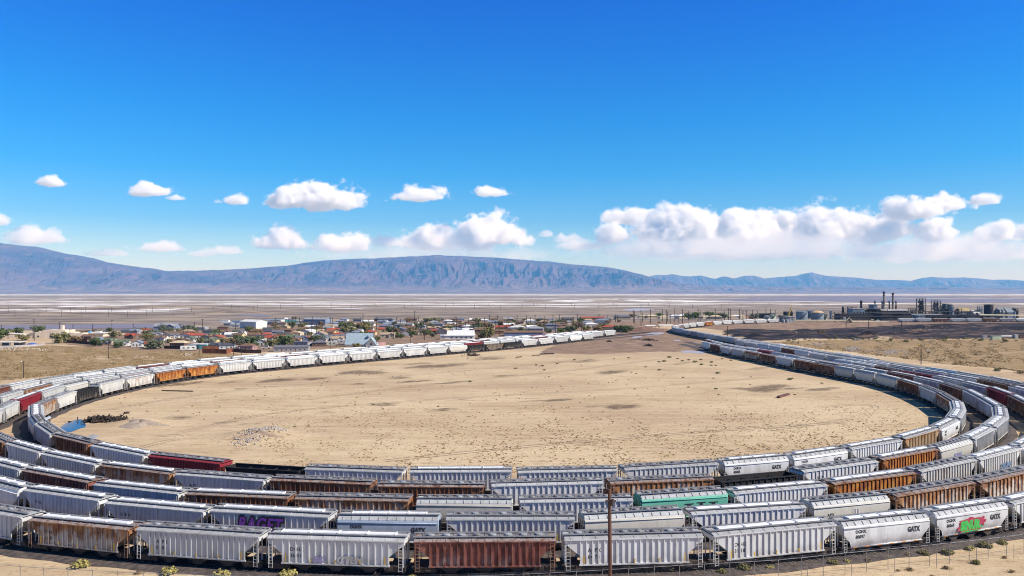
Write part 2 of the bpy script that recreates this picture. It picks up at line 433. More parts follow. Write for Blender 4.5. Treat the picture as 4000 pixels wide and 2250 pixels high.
_b = MB()
for i in range(5): _b.box(-5.9 + i*2.95 - 0.06, -5.9 + i*2.95 + 0.06, -1.665, -1.641, 1.5, 1.95)
for i in (0, 4): _b.box(-5.9 + i*2.95 - 0.06, -5.9 + i*2.95 + 0.06, -1.665, -1.641, 1.95, 2.45)
put('reflectors', _b)
_b = MB()
for i in range(6): _b.box(-5.2 + i*2.0 - 0.3, -5.2 + i*2.0 + 0.3, -1.49, -1.462, 1.22, 1.33)
put('creflectors', _b)

# lettering: the built-in font turned into flat meshes standing on the car side
def text_mesh(s, size, offset=0.0, extrude=0.004, shear=0.0):
    cu = bpy.data.curves.new('lettering', 'FONT'); cu.body = s; cu.size = size; cu.offset = offset; cu.extrude = extrude; cu.shear = shear
    cu.space_character = 1.05; cu.space_line = 0.85; cu.resolution_u = 3
    ob = bpy.data.objects.new('lettering', cu)
    me = bpy.data.meshes.new_from_object(ob)
    bpy.data.objects.remove(ob); bpy.data.curves.remove(cu)
    me.materials.clear(); me.materials.append(None)
    return me
_TM = {}
def letter(parent, s, x, z, y, size, mt=None, name='lettering', offset=0.012, shear=0.0, tilt=0.0):
    k = (s, size, offset, shear)
    if k not in _TM: _TM[k] = text_mesh(s, size, offset, shear=shear)
    o = inst(name, _TM[k], parent, mt or INK, (x, y, z))
    o.rotation_euler = (math.pi / 2 + tilt, 0, 0)
    return o
# ================================================================ rows of cars: joints read off at roof height, cars between them
RZ = 4.5
ROW = {
'innermost': '''2315.5,1302.8 Rwt 2267,1305.6 Cwt 2221,1311.8 Rwt 2158,1318 Rwt 2093.5,1324 Rwt 2028,1329.5 Gk 1959.6,1335.5 Gn 1890,1340.5 Gk 1818,1346
 Cct 1752,1350.5 Rwt 1662,1357.5 Rwt 1567,1364.8 Rwt 1464.4,1373.8 Rwt 1354.3,1380.8 Rwt 1234.8,1389.5 Rwt 1107.5,1401.5 Rwt 973,1410.8 Rwt 839.8,1422.5
 Rot 712.5,1438.3 Rot 589,1457 Rst 472.7,1478 Rwh 366.5,1501.5 Gk 279.5,1524.7 Rwh 197,1552.7 Rlh 140,1579 Rgt 141,1619 Cgo 166,1650 Rgh 231,1692 Rbo 378,1727
 Rgt 598,1768 Rrh 893,1799 Gk 1194,1816 Rgh 1592,1830 Rgt 2010,1828 Rgh 2415,1820 Rgh 2800,1797 Cgt 3066,1774 Cgt 3291,1743 Rgt 3501,1708 Ryt 3644,1668
 Cgt 3722,1631 Rwt 3745,1598 Rwt 3735,1565 Rlh 3679,1532.5 Rgh 3608,1503.5 Rbt 3523.6,1478.5 Cct 3433.5,1457.5 Cct 3349,1443 Cct 3275,1430 Rbh 3186.6,1416
 Rbt 3110,1403.7 Rgt 3040,1390 Rbh 2975.6,1377.6 Rlt 2917,1370 Rgt 2864.6,1359 Rgt 2819.6,1350 Rbt 2779,1342 Cgt 2750,1335''',
'second': '''2399,1289.5 Rwt 2354.3,1294 Rwt 2304.7,1298 Rwt 2250,1302.5 Rwt 2192,1307.5 Rwt 2133,1312.5 Rdt 2068,1318.5 Rwt 2003,1324.5 Rwt 1945,1329.5 Rwt 1885,1334
 Rrt 1812,1340 Rwt 1721,1346 Cwt 1650,1351 Rwt 1574,1356.5 Rwt 1454,1367 Rwt 1347,1376 Rwt 1231,1384.5 Rwt 1107,1394.5 Rwt 972,1404.4 Rwt 837,1417.6 Rwt 708.7,1431
 Rwt 579,1447 Rpt 455.6,1464 Rwt 327.6,1484.3 Cch 237.6,1503 Rwt 141,1531.7 Rrt 51,1563.5 Rwh -9,1591.5 Rwh -110,1636 Rbh -40,1682 Rbh 51,1720 Rgt 191,1758 Rgt 411,1801.7 Rlt 699,1836 Rgh 1062,1863
 Rbh 1472,1880 Rbh 1904.6,1884 Rgh 2361,1872.7 Rlh 2784,1855 Gk 3101,1828 Rgh 3409.6,1787 Rot 3636.7,1744.6 Cch 3770.8,1708.5 Rwt 3857.8,1665 Rwt 3909.5,1626
 Rgt 3902.8,1586.8 Rgt 3843.8,1552.7 Rgt 3781.7,1521.6 Rbh 3688,1493 Rgt 3584.5,1470 Rdt 3475.5,1450 Cut 3386,1435 Rwt 3292,1422 Rph 3207,1407.5 Rgh 3134.6,1393.6
 Cgh 3078,1381 Cgh 3029,1373 Rrt 2967,1363.7 Rgt 2912.7,1357 Rgt 2864.6,1348 Rgt 2822.7,1340 Rgt 2784.6,1332 Rbt 2760,1326''',
'third': '''2337,1292 Rwt,Rwt 2232,1300.5 Rwt,Rwt,Rwt,Rwt 2016,1319 Rwt,Rwt,Rbt 1811,1333.5 Rwt,Rwt 1644,1345.5 Rwt,Rwt 1475,1358.5 Rwt 1394.7,1365 Rwt 1309,1371.5 Rwt 1194,1380.5
 Rdt 1070,1389.5 Rwt 938,1399 Rlt 804,1411.5 Cwt 698.6,1421.5 Rwt 567,1438.5 Rwt 437.7,1456 Rwt 302.8,1474 Rwt 183,1496 Rlt 73.8,1522 Rwh -20,1548 |
 -82,1778 Rgt 118,1827 Rdt 388,1874.7 Rgt 735.6,1911.6 Rbt 1153,1929 Rlh 1617,1938.7 Cch 2015.5,1940.7 Rgh 2477,1933 Ceh 2834.6,1909.6 Rgt 3217,1876.6 Rot 3555,1832
 Rsh 3786,1784.6 Rwt 3957,1741 Cgt 4050,1692 Rgt 4105,1655 Rgt 4110,1618 Rgt 4035,1578 Rbt 3958.7,1541.8 Rrt 3874.8,1512 Rgt 3769,1486.7 Rgt 3658,1464 Rrh 3529.8,1446.7
 Rdh 3427,1426.5 Rwt 3338,1410.6 Cut 3266.6,1401''',
'fourth': '''2275,1294.5 Rct 2232,1297.5 Rwt 2174,1301.5 Rwt 2133,1304.5 Rrh 2068,1309.5 Rwt 2004.7,1314.5 Rwt 1931.7,1319.5 Rwt 1865,1324.5 Rdt 1786.6,1329.8 Rwt 1704,1337
 Rwt 1619,1342.8 Rwt 1529.7,1350 Rwt 1432,1356.5 Rwt 1331,1363.5 Rwt 1220.8,1371 Rwt 1126,1377.5 Cwt 1026,1385 Rwt 894,1395.5 Rwt 759,1406.5 Cwt 653,1416 Rdt 519,1431 Rwt 387,1448.5
 Cwt 272,1463 Rwh 140,1483 Rwt 20,1506 Rdh -70,1528 |
 -100,1845 Cgt 121,1901 Rgt 431,1942.6 Rgt 834.6,1977.6 Rgt 1314,2003 Cut 1731.8,2006.7 Rgh 2256,2006.7 Cch 2669.6,1985 Rgt 3136,1956 Cch 3454,1925 Rlh 3780,1871 Rlh 4085,1805 |
 4080,1535 Rgt 3957,1504.5 Rbh 3833,1479 Rgt 3705.6,1458 Rgt 3585.7,1439.7 Rgt 3478.6,1423.4 Rgt 3389,1408.5 Cgt 3317,1397 Rgh 3238,1386 Rgt 3167,1374 Cgt 3113.7,1366 Rbt 3060,1356
 Cut 3013.7,1348 Cut 2967.9,1341 Rgt 2919,1334 Rgt 2878,1327''',
'outermost': '''-230,1946 Rgh 140,2006.6 Rlt 551,2045.5 Rgh 1050,2076 Rgt 1605.6,2092 Rdh 2182.5,2088 Rgh 2747,2074.6 Rgt 3248,2030 Cgt 3605.6,1993 Cgt 3904.5,1948.5 Rgt 4180,1888 |
 4090,1511 Rgt 3997.5,1495 Rgt 3875,1471.5 Rgt 3744.4,1450 RBt 3626,1434 Rgh 3520.5,1418 Rph 3427,1403.8 Rgt 3340,1389.5 Rgt 3262.7,1377.5 Rgh 3191,1367 Rgt 3127.6,1357.5
 Rgt 3070,1350 Rgt 3016.8,1342 Rgt 2965.5,1334 Rgt 2919,1327 Rgt 2877,1320.5 Rgt 2837,1314 Rgt 2800,1308 Rgt 2765,1302.5 Rgt 2732,1297 Rpt 2702.7,1292 Rgt 2674.7,1287
 Cut 2652,1283 Rgt 2632.8,1279 Rgt 2623,1275 Rwt 2634,1272 Rwt 2646,1269.7 Rpt 2661.5,1266.6 Rwt 2684,1263.5 Rwt 2713.5,1260.7 Rwt 2746,1258 Rot 2780,1255.5 Rwt 2813.7,1253.5
 Rwt 2854,1251.5 Rwt 2896.8,1249.8 Rwt 2943,1248.3 Rwt 2994,1247 Rwt 3041,1246''',
'plant': '''3506,1242.8 Rgt 3572,1242.8 Rgt 3638.7,1242.8 Rbt 3708,1242.8 Rgt 3771,1242.8 Rgt 3833,1242.8 Rbt 3899,1242.8 Rpt 3963,1242.8 Cwt 4030,1242.8''',
}
def catmull(p0, p1, p2, p3, t):
    return 0.5*((2*p1) + (p2-p0)*t + (2*p0-5*p1+4*p2-p3)*t*t + (3*p1-p0-3*p2+p3)*t**3)
TRACKS = []                                    # list of (row, [world points])
CARS = []                                      # dicts
for row, text in ROW.items():
    for chunk in text.split('|'):
        tk = chunk.split()
        pts = [G(*map(float, t.split(',')), RZ) for t in tk[0::2]]
        for p in pts: p.z = 0
        codes = [t.split(',') for t in tk[1::2]]
        for _ in range(2):                     # the far joints are read to a pixel only: ease them onto a smooth line
            q = [p.copy() for p in pts]
            for i in range(1, len(pts) - 1):
                w = 0.25 * max(0.0, min(1.0, (pts[i].y - 240) / 120))
                q[i] = pts[i]*(1 - 2*w) + (pts[i-1] + pts[i+1])*w
            pts = q
        fine = [pts[0]]; cs = []
        for i, c in enumerate(codes):
            p0 = pts[max(i-1, 0)]; p1, p2 = pts[i], pts[i+1]; p3 = pts[min(i+2, len(pts)-1)]
            for k in range(len(c)):
                fine.append(catmull(p0, p1, p2, p3, (k+1)/len(c))); cs.append(c[k])
        TRACKS.append((row, fine))
        for i, c in enumerate(cs):
            a, b = fine[i], fine[i+1]
            CARS.append(dict(row=row, code=c, a=a, b=b, mid=(a+b)/2, L=(b-a).length, ang=math.atan2(b.y-a.y, b.x-a.x)))
NOM = {'R': 17.2, 'C': 15.2, 'G': 14.5}
# ---------------------------------------------------------------- which car is which
def branch(c):
    if c['row'] == 'plant': return 'plant'
    if c['mid'].y < 200 and not (c['row'] == 'innermost' and c['mid'].x > 0 and c['mid'].y > 192): return 'near'
    return 'left' if c['left'] else 'right'
seen_near = {}
for c in CARS:
    if c['mid'].y < 200: seen_near[c['row']] = True
    c['left'] = not seen_near.get(c['row'], False) and not (c['row'] == 'outermost')
for c in CARS: c['br'] = branch(c)
# a car counts as near, left or right branch; its number runs from an end one can find
from collections import defaultdict
seq = defaultdict(list)
for c in CARS: seq[(c['row'], c['br'])].append(c)
TW = {'innermost': 'innermost', 'second': 'second', 'third': 'third', 'fourth': 'fourth', 'outermost': 'outermost', 'plant': ''}
for (row, br), lst in seq.items():
    if br == 'right': lst = list(reversed(lst))
    if br == 'near':                            # only cars inside the frame are counted from the left edge
        lst = [c for c in lst if -60 < (CX + F*c['mid'].x/c['mid'].y) ] + [c for c in lst if -60 >= (CX + F*c['mid'].x/c['mid'].y)]
    for n, c in enumerate(lst, 1):
        where = {'left': f'from the town end of the {row} left track', 'right': f'from the far end of the {row} right track',
                 'near': f'from the left on the {row} near track', 'plant': 'from the left in the plant train'}[br]
        kind = {'R': 'ribbed hopper car', 'C': 'smooth hopper car', 'G': 'open gondola'}[c['code'][0]]
        c['label'] = f"{COLW[c['code'][1]]} {kind}, {ordw(n)} {where}"
        c['n'] = n
SPECIAL = {   # (row, branch, number) -> label, lettering
}
def near_key(c): return (c['row'], round(CX + F*c['mid'].x/c['mid'].y))

def px_of(p): return CX + F*p.x/p.y
# lettering and marks of the near cars, found by the photo x of the car's middle
MARKS = [
 ('outermost', 1327, [('AJ', -3.75, 2.55, .62), ('PX', -2.15, 2.55, .62)], None),
]
def has_px(c, row, x): return c['row'] == row and c['br'] == 'near' and abs(px_of(c['mid']) - x) < 60

def build_car(c):
    code = c['code']; t, cc = code[0], code[1]; rf = code[2] if len(code) > 2 else 't'
    d = c['mid'].length
    lod = 0 if d < 150 else 1 if d < 330 else 2
    name = {'R': 'hopper_car', 'C': 'smooth_hopper_car', 'G': 'gondola_car'}[t]
    sx = c['L'] / NOM[t]
    root = thing(name, c['label'], 'gondola car' if t == 'G' else 'hopper car', c['mid'], c['ang'],
                 'short train before the plant' if c['row'] == 'plant' else f"freight cars on the {c['row']} track", (sx, 1, random.uniform(0.965, 1.035)))
    bm = BODY[cc]; rm = roof_of(cc)
    steel = STEELB if cc in 'lbdoy' else BODY['r'] if cc == 'r' else UNDER if cc in 'kn' else STEELW
    if t == 'R': body = inst('body', MS['rib_body' if (c['n'] % 3) else 'rib_body_close'], root, bm)
    elif t == 'C': body = inst('body', MS['cyl_body'], root, bm)
    else: body = inst('body', MS['gon_body'], root, bm)
    pre = {'R': '', 'C': 'c', 'G': 'g'}[t]
    if t != 'G':
        roof = inst('roof', MS['rib_roof' if t == 'R' else 'cyl_roof'], root, rm)
        if lod < 2:
            gm = GRATEL if cc in 'w' else GRATE
            inst('running_board', MS[pre + 'board_a'], root, gm); inst('running_board', MS[pre + 'board_b'], root, gm)
        hz = 0.0 if t == 'R' else 0.02
        if rf == 't':
            if lod < 2:
                for i in range(4): inst('hatch_cover', MS[f'{pre}trough{i}'], root, HATCHW)
            else: inst('hatch_cover', MS[pre + 'trough_all'], root, HATCHW)
        else:
            sxx = 1.0 if t == 'R' else 0.84
            inst('hatch_strip', MS['hatch_strip'], roof, HATCHD, (0, 0, hz), scale=(sxx, 1, 1))
            if lod < 2:
                for i in range(8):
                    if rf == 'o' and i in (5, 6): continue
                    h = inst('round_hatch', MS['hatch'], root, random.choice([HATCHD, HATCHD, GRATEL]), ((-6.3 + 1.8*i)*sxx, 0, 0.035 + hz))
            if rf == 'o':       # one roof panel left open and tipped aside
                b = MB(); b.box(2.4, 5.4, -0.62, 0.62, 4.50, 4.53); inst('roof_opening', b.mesh('roof_opening'), roof, INK)
                b = MB(); b.obox(Vector((4.0, 1.25, 4.80)), Vector((1.6, 0, 0)), Vector((0, 0.6, 0.22)), Vector((0, -0.01, 0.03)))
                inst('hatch_lid', b.mesh('hatch_lid'), root, HATCHW if t == 'C' else ROOFM['g'])
    if lod < 2:
        if t != 'G':
            for i in range(3): inst('discharge_chute', MS[f'{pre}chute{i}'], root, UNDER)
        inst('underframe', MS['under_' + t], root, UNDER)
        for e in (-1, 1):
            if lod == 0:
                tr = inst('truck', MS[f'truck_{t}{e}'], root, WHEELM)
                for j in range(2): inst('wheelset', MS[f'wheels_{t}{e}{j}'], tr, WHEELM)
            else: inst('truck', MS[f'truckw_{t}{e}'], root, WHEELM)
        for i in range(4): inst('ladder', MS[f'{pre}ladder{i}'], root, steel)
        if lod == 0:
            w = inst('brake_wheel', MS['brake_wheel'], root, steel, ((8.18 if t == 'R' else 7.2 if t == 'C' else 6.9), 0.75, 3.2)); w.rotation_euler = (0, math.pi/2, 0)
    else:
        if t != 'G': inst('discharge_chute', MS['chute_all'], root, UNDER, scale=((1 if t == 'R' else .87), 1, 1))
        for e in (-1, 1): inst('truck', MS[f'truckw_{t}{e}'], root, WHEELM)
    c['root'], c['body'] = root, body
    return root
for c in CARS: build_car(c)

# ---------------------------------------------------------------- lettering, numbers and spray paint on the near cars
def find(row, x):
    return min((c for c in CARS if c['row'] == row and c['mid'].y < 205), key=lambda c: abs(px_of(c['mid']) - x))
YR = -1.63                                     # lettering plane on a ribbed side is between the posts
RIBX = [-6.35 + 0.06 + (2*6.35 - 0.12) * i / 16 for i in range(17)]
def bay(i): return (RIBX[i] + RIBX[i+1]) / 2
def rib_letters(row, x, top, bottom=None, z=2.75, i0=1):
    c = find(row, x); r = c['body']
    for k, s in enumerate(top): letter(r, s, bay(i0 + k) - 0.33, z, -1.475, 0.60, offset=0.012)
    for k, s in enumerate(bottom or ()): letter(r, s, bay(i0 + k) - 0.33, z - 0.72, -1.475, 0.60, offset=0.012)
    inst('reflector', MS['reflectors'], r, YELLOW)
    if bottom:
        c['label'] = f"{COLW[c['code'][1]]} ribbed hopper car numbered {' '.join(bottom)} on the {row} near track"
        c['root']['label'] = c['label']
def cyl_letters(row, x, l1, l2, logo=None, lx=-5.2, z=3.05):
    c = find(row, x); r = c['body']
    letter(r, l1, lx, z, -1.625, 0.56, offset=0.02)
    if l2: letter(r, l2, lx, z - 0.62, -1.63, 0.56, offset=0.02)
    if logo: letter(r, logo, 3.3, 2.58, -1.64, 0.84, offset=0.05).scale = (0.85, 1, 1)
    inst('reflector', MS['creflectors'], r, ORANGE)
    if l2:
        c['label'] = f"{COLW[c['code'][1]]} smooth hopper car numbered {l2} on the {row} near track"
        c['root']['label'] = c['label']
rib_letters('outermost', 345, ['DG', 'HX'], ['31', '48'])
rib_letters('outermost', 800, ['AJ', 'PX'], ['01', '85'])
rib_letters('outermost', 1327, ['DG', 'HX'], ['36', '01'])
rib_letters('outermost', 2465, ['AJ', 'PX'], ['64', '74'])
rib_letters('outermost', 3000, ['DG', 'HX'], ['31', '18'])
cyl_letters('outermost', 3427, 'DGHX', '80097', 'GATX')
cyl_letters('outermost', 3755, 'DGHX', '80069', 'GATX')
cyl_letters('fourth', 1523, 'DGHX', '80080', 'GATX')
cyl_letters('fourth', 2463, 'DGHX', '', None, lx=-4.6, z=1.95)
cyl_letters('fourth', 3295, 'AJPX', '309476', None, lx=-4.6, z=2.5)
rib_letters('fourth', 2903, ['DG', 'HX'], z=2.3)
rib_letters('fourth', 1994, ['AJ', 'PX'], z=2.2)
rib_letters('fourth', 633, ['DG', 'HX'], z=2.7)
rib_letters('fourth', 276, ['DG', 'HX'], z=2.7)
rib_letters('third', 3026, ['DG', 'HX'], z=2.4)
rib_letters('third', 560, ['DG', 'HX'], z=2.5)
rib_letters('third', 1385, ['AJ', 'PX'], z=2.2)
rib_letters('second', 3255, ['AJ', 'PX'], ['40', '22'])
rib_letters('second', 880, ['AJ', 'PX'], z=2.5)
cyl_letters('innermost', 2933, 'DGHX', '80005', 'GATX')
cyl_letters('innermost', 3178, 'DGHX', '80064', 'GATX')
cyl_letters('innermost', 3683, 'DGHX', '80061', 'GATX')

# sprayed lettering: a dark or coloured halo, a fill and for some a second tone
def spray(row, x, s, px_, z, y, size, fill, halo, hoff=0.16, label=None, shear=0.15, side=-1, foff=0.05, sx=1.0):
    c = find(row, x); r = c['body']
    for k, (m_, off, dy) in enumerate(((halo, hoff, 0.0), (fill, foff, 0.012))):
        o = letter(r, s, px_, z, y - dy if side < 0 else y + dy, size, m_, 'graffiti', off, shear)
        o.scale = (sx, 1, 1)
        if side > 0: o.rotation_euler = (math.pi/2, 0, math.pi)
    if label: c['root']['label'] = label; c['label'] = label
def sp(name, c): return mat(name, c, tuple(v*0.7 for v in c), 1.5, 0.6)
SP_P, SP_K, SP_G, SP_R, SP_B, SP_V, SP_T = sp('purple_spray', (0.22, 0.05, 0.42)), sp('black_spray', (0.02, 0.02, 0.03)), sp('green_spray', (0.05, 0.44, 0.08)), sp('crimson_spray', (0.40, 0.03, 0.08)), sp('blue_spray', (0.14, 0.22, 0.36)), sp('violet_spray', (0.32, 0.20, 0.42)), sp('teal_spray', (0.10, 0.45, 0.45))
spray('fourth', 1074, 'RAGET', -4.2, 2.1, -1.645, 2.3, SP_P, SP_K, 0.30, 'light grey ribbed hopper car with purple graffiti in the fourth near row', foff=0.05, sx=0.82)
spray('outermost', 3755, 'SINUR', -2.6, 1.8, -1.66, 1.5, SP_G, SP_R, 0.22, 'pale smooth hopper car with bright green graffiti in the outermost near row', foff=0.13, sx=0.85)
spray('outermost', 1327, 'SID', -2.6, 1.60, -1.645, 0.9, sp('pale_violet_spray', (0.34, 0.30, 0.50)), SP_B, 0.03)
spray('outermost', 1327, 'CTEM', 0.2, 1.55, -1.645, 1.15, BODY['g'], sp('ink_blue_spray', (0.04, 0.05, 0.14)), 0.045, 'light grey ribbed hopper car with thin blue outline graffiti in the outermost row')
spray('second', 3704, 'ERNE', -1.6, 1.75, -1.64, 1.35, SP_V, SP_T, 0.10, 'cream smooth hopper car with violet graffiti in the second near row')
spray('third', 3870, 'ORUMS', -0.4, 1.75, -1.645, 1.15, SP_B, sp('slate_spray', (0.10, 0.16, 0.24)), 0.08, 'white ribbed hopper car with dull blue graffiti along its lower side')
spray('innermost', 323, 'TNA', 0.6, 1.75, 1.64, 1.0, sp('sky_spray', (0.45, 0.62, 0.75)), SP_K, 0.05, 'black gondola with pale blue graffiti beside the left bend', side=1)
# crimson and green sprayed clouds behind the green letters
c = find('outermost', 3755)
def blob(name, x, z, rx, rz_, y, m_):
    b = MB(); n = 22; pts = []
    for i in range(n):
        t = 2*math.pi*i/n; k = 1 + 0.28*math.sin(5*t + x) + 0.15*math.sin(9*t)
        pts.append((x + rx*k*math.cos(t), y, max(1.42, z + rz_*k*math.sin(t))))
    b.face(pts); b.face([(p[0], y + .004, p[2]) for p in reversed(pts)]); inst(name, b.mesh(name), c['body'], m_)
blob('graffiti', -2.3, 2.05, 0.75, 0.75, -1.648, SP_R); blob('graffiti', 1.75, 2.6, 0.65, 0.55, -1.649, SP_R); blob('graffiti', -0.4, 2.9, 1.9, 0.35, -1.650, SP_R)
blob('graffiti', -0.4, 1.75, 2.0, 0.42, -1.654, SP_G); blob('graffiti', -2.0, 1.62, 0.5, 0.22, -1.653, SP_G)
# black stencilled tees on the green car
c = find('third', 2655)
b = MB()
for k, (x, w, zt) in enumerate(((-3.4, 1.7, 2.45), (-1.5, 0.6, 2.55), (0.6, 0.6, 3.0), (2.6, 0.5, 3.1), (4.6, 0.55, 3.05))):
    b.box(x - w/2, x + w/2, -1.66, -1.635, 2.1, zt); b.box(x - 0.75, x + 0.75, -1.66, -1.635, zt + 0.02, zt + 0.12)
inst('graffiti', b.mesh('graffiti'), c['body'], SP_K)
c['root']['label'] = 'green smooth hopper car with black tee shaped marks in the third near row'
# a white runny stripe of paint on the cream car
c = find('fourth', 3295); b = MB()
for x, w in ((0.35, 0.10), (0.6, 0.16), (0.95, 0.08), (1.15, 0.14)): b.box(x - w/2, x + w/2, -1.655, -1.632, 1.75 + 0.2*random.random(), 3.2)
inst('paint_run', b.mesh('paint_run'), c['body'], HATCHW)

# ---------------------------------------------------------------- ballast and rails under every row
BALL = mat('dark_ballast', (0.040, 0.032, 0.031), (0.105, 0.08, 0.068), 1.1, 0.95, bump=0.6)
RAILM = mat('rusty_rail', (0.13, 0.075, 0.05), (0.22, 0.17, 0.15), 0.5, 0.6, 0.4)
TIEM = mat('old_tie_wood', (0.06, 0.05, 0.045), (0.12, 0.10, 0.085), 0.6, 0.9)
def ribbon(pts, w0, w1, z):
    b = MB(); n = len(pts)
    for i in range(n):
        d = (pts[min(i+1, n-1)] - pts[max(i-1, 0)]).normalized(); nrm = Vector((-d.y, d.x, 0))
        b.v += [tuple(pts[i] + nrm*w0 + Vector((0, 0, z))), tuple(pts[i] + nrm*w1 + Vector((0, 0, z)))]
        if i: k = 2*i; b.f.append((k-2, k, k+1, k-1)); b.m.append(0)
    return b
def densify(pts, n=6):
    out = []
    for i in range(len(pts) - 1):
        p0 = pts[max(i-1, 0)]; p3 = pts[min(i+2, len(pts)-1)]
        out += [catmull(p0, pts[i], pts[i+1], p3, k/n) for k in range(n)]
    return out + [pts[-1]]
SEG = []
for row, pts in TRACKS:
    e0 = pts[0] + (pts[0] - pts[1]) * (6 if pts[0].y > 400 else 1.2); e1 = pts[-1] + (pts[-1] - pts[-2]) * (3 if pts[-1].y > 400 else 1.2)
    d = densify([e0] + pts + [e1]); SEG.append((row, d))
    near = min(p.y for p in pts) < 230
    # raised ballast bed with sloping shoulders
    n = len(d); b = MB(); prof = [(-3.1, 0.004), (-1.9, 0.14), (1.9, 0.14), (3.1, 0.004)]
    for i in range(n):
        t = (d[min(i+1, n-1)] - d[max(i-1, 0)]).normalized(); nr = Vector((-t.y, t.x, 0))
        for o, z in prof: b.v.append(tuple(d[i] + nr*(o + 0.25*math.sin(i*1.7 + o)) + Vector((0, 0, z))))
        if i:
            for k in range(3): a = 4*i + k; b.f.append((a-4, a, a+1, a-3)); b.m.append(0)
    tag(inst('track_bed', b.mesh('track_bed'), None, BALL), kind='structure')
    rb = MB()
    for s in (-0.78, 0.78):
        for q in (ribbon(d, s - 0.04, s + 0.04, RT), ribbon(d, s - 0.04, s - 0.041, RT - 0.15)):
            n0 = len(rb.v); rb.v += q.v; rb.f += [tuple(j + n0 for j in f) for f in q.f]; rb.m += q.m
    tag(inst('rails', rb.mesh('rails'), None, RAILM), kind='structure')
    if near:
        tb = MB(); acc = 0.0
        for i in range(len(d) - 1):
            L = (d[i+1] - d[i]).length; t = (d[i+1] - d[i]).normalized(); nr = Vector((-t.y, t.x, 0))
            while acc < L:
                if d[i].y < 260: tb.obox(d[i] + t*acc + Vector((0, 0, 0.12)), t*0.12, nr*1.3, Vector((0, 0, 0.06)))
                acc += 0.6
            acc -= L
        tag(inst('ties', tb.mesh('ties'), None, TIEM), kind='structure')
# ================================================================ ground: one sheet to the horizon, coloured by what covers it
def pip(px, py, poly):
    x, y = px, py; ins = np.zeros(x.shape, bool); n = len(poly); j = n - 1
    for i in range(n):
        xi, yi = poly[i]; xj, yj = poly[j]
        c = ((yi > y) != (yj > y)) & (x < (xj - xi) * (y - yi) / ((yj - yi) or 1e-9) + xi)
        ins ^= c; j = i
    return ins
# low relief: (photo x, photo y of the middle, half width, half depth in metres, height)
HEAPS = [(2960, 1274, 60, 12, 1.6), (3120, 1272, 60, 12, 1.8), (3300, 1272, 60, 12, 1.8), (3480, 1270, 45, 12, 1.4),
         (3620, 1281, 28, 9, 3.0), (3740, 1280, 30, 9, 3.2), (3880, 1279, 18, 9, 2.4), (3960, 1284, 25, 9, 2.8),
         (3040, 1352, 13, 6, 1.6), (2560, 1290, 22, 9, 2.0), (2500, 1330, 8, 4, 1.2),
         (3700, 1440, 14, 5, 1.6), (3800, 1450, 15, 5, 1.9), (3900, 1462, 15, 5, 1.9), (3980, 1475, 12, 5, 1.7), (4080, 1490, 14, 5, 1.6),
         (60, 1385, 35, 12, 1.6), (120, 1410, 20, 5, 0.9), (545, 1657, 6.5, 4.0, 1.5), (1010, 1705, 8.0, 4.2, 1.7), (1050, 1688, 4.0, 2.2, 0.9),
         *[(random.uniform(2850, 4050), random.uniform(1284, 1322), random.uniform(3, 13), random.uniform(1.8, 4), random.uniform(.9, 3.2)) for _ in range(60)], (560, 1205, 260, 60, 7), (900, 1225, 60, 22, 6), (200, 1228, 150, 30, 4), (2440, 1178, 260, 70, 9)]
HW = [(*G(x, y)[:2], rx, ry, h) for x, y, rx, ry, h in HEAPS]
def gz(x, y):
    z = 0.0
    for hx, hy, rx, ry, h in HW:
        z = z + h * np.exp(-((x - hx) / rx)**2 - ((y - hy) / ry)**2)
    # bank that drops towards the viewer at the lower right, outside the fence
    return z
